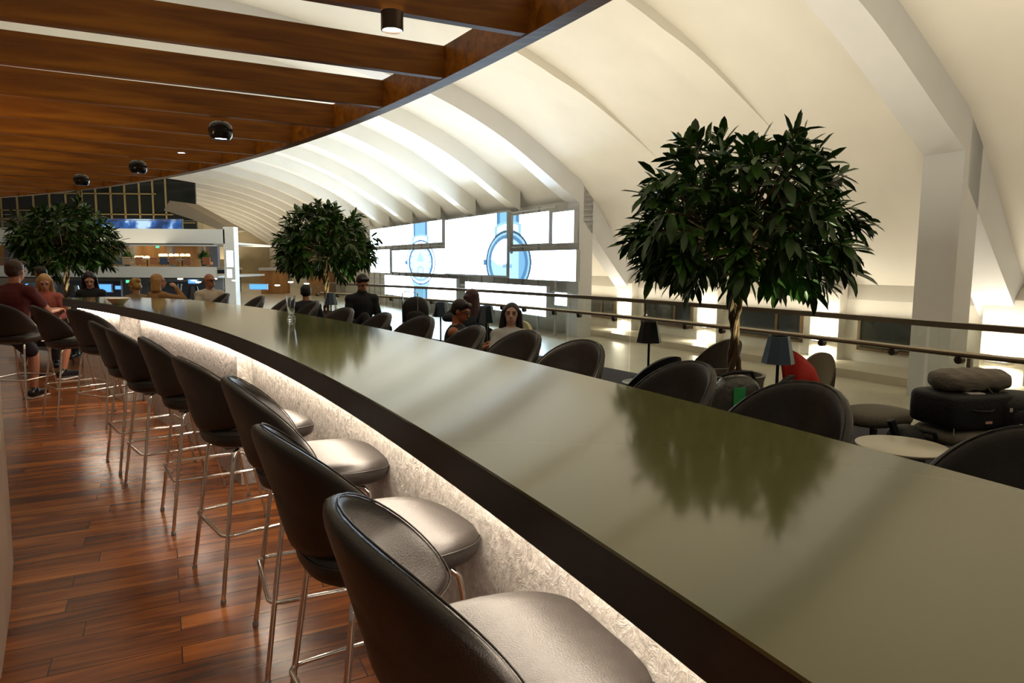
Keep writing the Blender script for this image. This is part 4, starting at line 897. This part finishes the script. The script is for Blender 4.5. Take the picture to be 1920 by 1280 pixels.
# ------------------------------------------------------------------ people
def ik(a, b, l1, l2, pole):
    a, b = Vector(a), Vector(b); d = b - a; L = min(d.length, (l1 + l2) * .995); dn = d.normalized(); b = a + dn * L
    x = (l1 * l1 - l2 * l2 + L * L) / (2 * L); h = math.sqrt(max(0, l1 * l1 - x * x)); pl = Vector(pole); pl = (pl - dn * pl.dot(dn)).normalized()
    return a + dn * x + pl * h, b
def remesh(m, name, mt, par, vox=.009, it=3, label=None):
    o = m.build(name, mt, par, smooth=False, label=label)
    r = o.modifiers.new('remesh', 'REMESH'); r.mode = 'VOXEL'; r.voxel_size = vox; r.use_smooth_shade = True
    s_ = o.modifiers.new('smooth', 'SMOOTH'); s_.factor = .5; s_.iterations = it
    return o
def person(label, loc, rz, h=.45, skin=(.42, .22, .13), lean=0., hyaw=0., hpitch=0., hroll=0, hands=None, feet=None, hair=(.02, .012, .01), hairstyle='short', shirt=(.02, .02, .02), sleeves='long', pants=(.02, .02, .025), glasses=False, bare_legs=False, shoes=True, female=False, hold=None, collar=None, hband=None):
    t = thing('person', label, 'person', loc, rz)
    sk = mat('skin', skin, .5); R3 = Matrix.Rotation(-lean, 3, 'X'); piv = Vector((0, 0, h + .08))
    def B(x, y, z): return piv + R3 @ (Vector((x, y, z + h)) - piv)
    wid = .165 if not female else .145
    pel = B(0, 0, h * 0 + .11); wai = B(0, 0, .28); che = B(0, -.005, .43); nck = B(0, 0, .60); hd = B(0, .015, .735)
    sh = [B(sx * wid, 0, .512) for sx in (-1, 1)]
    HR = R3 @ Matrix.Rotation(hyaw, 3, 'Z') @ Matrix.Rotation(-hpitch, 3, 'X') @ Matrix.Rotation(hroll, 3, 'Y')
    def Hd(x, y, z): return hd + HR @ Vector((x, y, z))
    hands = hands or [(-.2, .35, .22), (.2, .35, .22)]; feet = feet or [(-.13, .5, -.37), (.13, .5, -.37)]
    m = MB()
    ns = .16 if sleeves == 'none' else 0
    def torso(m, g):
        m.ell(pel, (.165 + g, .12 + g, .12 + g)); m.ell(wai, (.135 + g, .10 + g, .16 + g), R3); m.ell(che, (.16 + g, .115 + g, .16 + g), R3); m.cap(sh[0].lerp(sh[1], ns * (g > 0)), sh[1].lerp(sh[0], ns * (g > 0)), .062 + g, .062 + g); m.ell(B(0, 0, .37), (.15 + g, .108 + g, .2 + g), R3)
        if sleeves != 'none' or g == 0:
            for q_ in sh: m.cap(B(0, -.015, .565), q_, .048 + g, .050 + g)
    torso(m, 0); m.cap(B(0, -.01, .54), Hd(0, -.02, -.06), .058, .052)
    m.ell(hd + HR @ Vector((0, -.01, .02)), (.076, .096, .10), HR); m.ell(Hd(0, .03, -.045), (.056, .062, .068), HR); m.ell(Hd(0, .052, -.085), (.032, .03, .022), HR)
    m.cap(Hd(0, .084, .012), Hd(0, .104, -.025), .010, .015, 8); m.ell(Hd(0, .082, -.062), (.025, .014, .010), HR, 10, 6); m.cap(Hd(-.045, .078, .032), Hd(.045, .078, .032), .010, .010, 8)
    for sx in (-1, 1): m.ell(Hd(sx * .079, -.005, -.01), (.010, .020, .030), HR, 10, 7)
    arms = []
    for i, sx in enumerate((-1, 1)):
        tgt = Vector(hands[i]); tgt = Vector((tgt.x, tgt.y, tgt.z + h)) 
        el, wr = ik(sh[i], tgt, .28, .25, (sx * .6, -.35, -.8)); arms.append((sh[i], el, wr))
        m.cap(sh[i], el, .050, .038); m.cap(el, wr, .038, .025)
        d = (wr - el).normalized(); side = d.cross(Vector((0, 0, 1))); side = side.normalized() if side.length > .1 else Vector((1, 0, 0)); pn = side.cross(d).normalized()
        m.ell(wr + d * .045, (.040, .040, .018), Matrix((side, d, pn)).transposed(), 12, 7); pal = wr + d * .08
        for k, (o_, L_) in enumerate(((-.028, .058), (-.010, .07), (.010, .066), (.028, .052))):
            f0 = pal + side * o_; f1 = f0 + d * L_ * .5 - pn * .012; f2 = f1 + d * L_ * .3 - pn * .03; m.cap(f0, f1, .0095, .0085, 8); m.cap(f1, f2, .0085, .0075, 8)
        th = wr + d * .03 - side * sx * .030; m.cap(th, th + d * .035 - side * sx * .022 - pn * .012, .012, .010, 8); m.cap(th + d * .035 - side * sx * .022 - pn * .012, th + d * .062 - side * sx * .016 - pn * .03, .010, .008, 8)
    legs = []
    for i, sx in enumerate((-1, 1)):
        hip = Vector((sx * .09, .02, h + .075)); ft = Vector(feet[i]) + Vector((0, 0, h)); kn, an = ik(hip, ft, .44, .42, (sx * .15, .6, 1)); legs.append((hip, kn, an))
        m.cap(hip, kn, .082, .056); m.cap(kn, kn.lerp(an, .35), .056, .058); m.cap(kn.lerp(an, .35), an, .058, .036); m.cap(an + Vector((0, -.03, -.03)), an + Vector((sx * .02, .15, -.045)), .036, .03)
    body = remesh(m, 'body', sk, t)
    # clothes
    m = MB(); torso(m, .016)
    if sleeves == 'long':
        for a, e, w_ in arms: m.cap(a, e, .064, .052); m.cap(e, e.lerp(w_, .9), .052, .038)
    elif sleeves == 'short':
        for a, e, w_ in arms: m.cap(a, a.lerp(e, .62), .066, .058)
    if collar == 'high': m.cap(B(0, -.012, .53), B(0, -.005, .605), .085, .070)
    cl = remesh(m, 'jacket' if collar else 'shirt', mat('shirt_cloth', shirt, .8, bump=.25, bscale=14), t, .012, 2)
    m = MB()
    for hip, kn, an in legs:
        if bare_legs: m.cap(hip, hip.lerp(kn, .85), .098, .085)
        else: m.cap(hip, kn, .096, .070); m.cap(kn, an.lerp(kn, .08), .070, .052)
    m.cap(Vector((-.07, -.02, h + .10)), Vector((.07, -.02, h + .10)), .125, .125); remesh(m, 'shorts' if bare_legs else 'trousers', mat('trouser_cloth', pants, .8), t, .014, 2)
    for i, (hip, kn, an) in enumerate(legs):
        sx = (-1, 1)[i]; m = MB(); m.cap(an + Vector((0, -.04, -.035)), an + Vector((sx * .025, .18, -.05)), .048, .040); m.cap(an, an + Vector((0, 0, -.03)), .046, .046); s_ = remesh(m, 'shoe', blackp_m, t, .010, 2)
        if bare_legs: MB().box((an.x - .045 + sx * .01, an.y - .08, an.z - .098), (an.x + .045 + sx * .02, an.y + .21, an.z - .08)).build('sole', patch_m, s_, smooth=False, bevel=.01)
    # face details
    dk = mat('eye_dark', (.015, .01, .01), .2); lp = mat('lips', (min(1, skin[0] * 1.05), skin[1] * .55, skin[2] * .6), .5)
    for sx in (-1, 1):
        MB().ell(Hd(sx * .031, .087, .010), (.013, .006, .006), HR, 10, 6).build('eye', dk, t); MB().cap(Hd(sx * .016, .0905, .032), Hd(sx * .046, .083, .034), .0035, .003, 6).build('eyebrow', dk, t)
    MB().ell(Hd(0, .0965, -.060), (.022, .005, .0065), HR, 12, 6).build('mouth', lp, t)
    # hair
    hm = mat('hair', hair, .45, var=.3, vscale=40, stretch=(4, 4, .6)); m = MB()
    if hairstyle != 'bald':
        m.ell(Hd(0, -.022, .042), (.086, .098, .092), HR); m.ell(Hd(0, -.035, .005), (.083, .082, .075), HR)
    else: m.ell(Hd(0, -.04, .0), (.083, .075, .055), HR)
    if hairstyle == 'short': m.cap(Hd(-.035, .065, .092), Hd(.04, .062, .094), .026, .026)
    if hairstyle in ('long', 'back_long'):
        for k in range(9):
            a = PI * (1.0 + k / 8) if hairstyle == 'long' else PI * (.93 + 1.14 * k / 8)
            x, y = .078 * math.cos(a), .078 * math.sin(a); m.cap(Hd(x, y - .005, .03), Hd(x * 1.05, y - .01, -.10), .03, .034); q = Hd(x * 1.05, y - .01, -.10); m.cap(q, q + Vector((x * .5, y * .3 - .01, -.17 if hairstyle == 'long' else -.20)), .034, .028)
    if hairstyle == 'bob':
        for k in range(9):
            a = PI * (.98 + 1.04 * k / 8); x, y = .08 * math.cos(a), .075 * math.sin(a); m.cap(Hd(x, y - .005, .03), Hd(x * 1.2, y - .01, -.13), .03, .036)
    if hairstyle == 'bun':
        m.ell(Hd(0, -.10, .06), (.05, .05, .045), HR); m.ell(Hd(0, -.05, -.03), (.08, .07, .07), HR)
    remesh(m, 'hair', hm, t, .010, 2)
    if glasses:
        m = MB()
        for sx in (-1, 1):
            m.tube([Hd(sx * .034 + .022 * math.cos(a), .102, .010 + .016 * math.sin(a)) for a in [2 * PI * k / 14 for k in range(14)]], .003, 5, closed=True); m.tube([Hd(sx * .056, .10, .014), Hd(sx * .082, .0, .012)], .0028, 5)
        m.tube([Hd(-.012, .104, .012), Hd(.012, .104, .012)], .003, 5); m.build('glasses', blackp_m, t)
    t['hand_r'] = 0; del t['hand_r']
    return t, arms
def held(name, label, cat, t, w_, off, maker):
    o = thing(name, label, cat, Matrix.Translation(t.location) @ Matrix.Rotation(t.rotation_euler.z, 4, 'Z') @ (Vector(w_) + Vector(off)), t.rotation_euler.z); maker(o); return o
def phone(o): MB().box((-.036, -.004, -.07), (.036, .004, .07)).build('phone_case', blackp_m, o, smooth=False, bevel=.003); MB().box((-.032, -.0055, -.064), (.032, -.0035, .064)).build('phone_screen', mat('phone_glow', (.1, .1, .12), .2, emit=(.6, .7, .9), estr=.4), o, smooth=False)
G = lambda px, D, dz=0: tuple(ground(px, D) + Vector((0, 0, dz)))
person('man in a dark red T-shirt and shorts seen from behind on the last bar stool', G(22, 7.42), -.1, .72, (.40, .17, .10), .05, hyaw=.05, hair=(.045, .02, .01), shirt=(.085, .008, .008), sleeves='short', pants=(.02, .02, .03), bare_legs=True, hands=[(-.15, .40, .30), (.16, .42, .30)], feet=[(-.10, .30, -.62), (.24, .34, -.40)])
person('seated man in a dark jacket looking down, crossed leg, before the middle tree', G(676, 9.55), 3.65, .56, (.50, .24, .16), .10, hyaw=.1, hpitch=.38, shirt=(.008, .010, .014), collar='high', pants=(.012, .014, .02), hands=[(-.08, .30, .20), (.10, .30, .18)], feet=[(-.25, .45, -.30), (-.05, .62, -.05)])
pb, ab = person('long-haired woman seen from behind, raising a cup to her mouth', G(886, 8.45), .55, .40, (.50, .28, .20), .05, hyaw=.35, hair=(.055, .020, .022), hairstyle='back_long', shirt=(.02, .03, .04), female=True, hands=[(-.06, .20, .66), (.15, .3, .25)])
held('white_cup', 'white cup held by the long-haired woman', 'cup', pb, ab[0][2], (.05, .06, .0), lambda o: MB().lathe([(.02, -.04), (.03, -.035), (.036, .04), (.032, .04), (.02, -.03)], n=16).build('cup_body', patch_m, o))
pc, ac = person('man with black glasses and bare arms in a black tank top, looking at a phone', G(850, 7.4), -1.75, .33, (.42, .15, .07), .1, hyaw=-.1, hpitch=.25, shirt=(.010, .010, .012), sleeves='none', glasses=True, hands=[(-.06, .38, .38), (.10, .38, .36)])
held('smartphone', 'pink-cased phone held by the man with glasses', 'phone', pc, ac[0][2], (.03, .06, .05), lambda o: (MB().box((-.036, -.004, -.07), (.036, .004, .07)).build('phone_case', mat('pink_case', (.55, .12, .2), .4), o, smooth=False, bevel=.003), MB().box((-.032, -.0055, -.064), (.032, -.0035, .064)).build('phone_screen', blackp_m, o, smooth=False)))
person('woman with dark shoulder-length hair leaning back in a pale yellow chair, facing the camera', G(955, 7.0), 3.0, .33, (.60, .36, .28), -.30, hyaw=.1, hpitch=.22, hair=(.012, .008, .012), hairstyle='bob', shirt=(.5, .5, .5), female=True, pants=(.012, .013, .02), feet=[(-.42, .45, -.20), (.0, .6, -.22)], hands=[(-.15, .3, .15), (.15, .3, .15)])
person('dark-haired head of a person seated beyond the counter behind the tall glass', G(572, 11.0), .3, .36, hair=(.012, .01, .012), hairstyle='short', shirt=(.02, .02, .03))
person('older man in a white shirt and glasses sitting at the far end of the counter', G(390, 11.2), 3.9, .53, (.52, .23, .13), .05, hyaw=.3, hair=(.12, .10, .09), hairstyle='bald', shirt=(.62, .55, .45), sleeves='short', glasses=True, pants=(.1, .1, .1))
pd, ad = person('blond woman by the far railing drinking from a clear glass', G(294, 10.75), -.5, .52, (.50, .25, .16), 0, hyaw=-.55, hair=(.42, .22, .07), hairstyle='bob', shirt=(.30, .16, .06), female=True, hands=[(-.15, .3, .2), (.13, .22, .64)])
held('water_glass', 'clear glass in the hand of the blond woman', 'glass', pd, ad[1][2], (0, .07, 0), lambda o: MB().lathe([(.02, -.05), (.025, -.05), (.034, .06), (.031, .06), (.022, -.04)], n=16).build('bowl', gl, o))
person('woman with a blond bun and dark headband, turned away at the far end', G(254, 11.7), .9, .42, (.5, .25, .16), .1, hyaw=.4, hpitch=.3, hair=(.40, .22, .05), hairstyle='bun', shirt=(.25, .16, .08), female=True)
pe, ae = person('woman with long black hair and black jacket looking down at her phone', G(170, 10.9), 3.4, .55, (.62, .36, .27), .12, hyaw=.25, hpitch=.4, hair=(.008, .007, .008), hairstyle='long', shirt=(.008, .008, .010), female=True, hands=[(-.06, .30, .30), (.10, .28, .28)])
held('smartphone', 'phone held by the woman with long black hair', 'phone', pe, ae[0][2], (.04, .05, .05), phone)
person('blond woman in a pink top seated behind the man in red, facing the camera', G(83, 10.1), 3.6, .52, (.62, .33, .24), .08, hyaw=.1, hpitch=.3, hair=(.50, .30, .12), hairstyle='long', shirt=(.45, .12, .10), female=True)
person('man in a blue shirt half hidden behind the blond woman in pink', G(76, 11.5), 1.2, .62, (.45, .22, .14), 0, hair=(.03, .02, .015), shirt=(.05, .12, .22), sleeves='short')
# warm light of the bar behind the aisle, out of the picture to the left
l = bpy.data.lights.new('back_bar_light', 'AREA'); l.shape = 'RECTANGLE'; l.size = 5; l.size_y = .5; l.energy = 130; l.color = (1, .60, .28)
lo = bpy.data.objects.new('back_bar_light', l); C.objects.link(lo); lo.location = (-6.4, 3.0, 1.9); lo.rotation_euler = (PI, 0, math.radians(55))
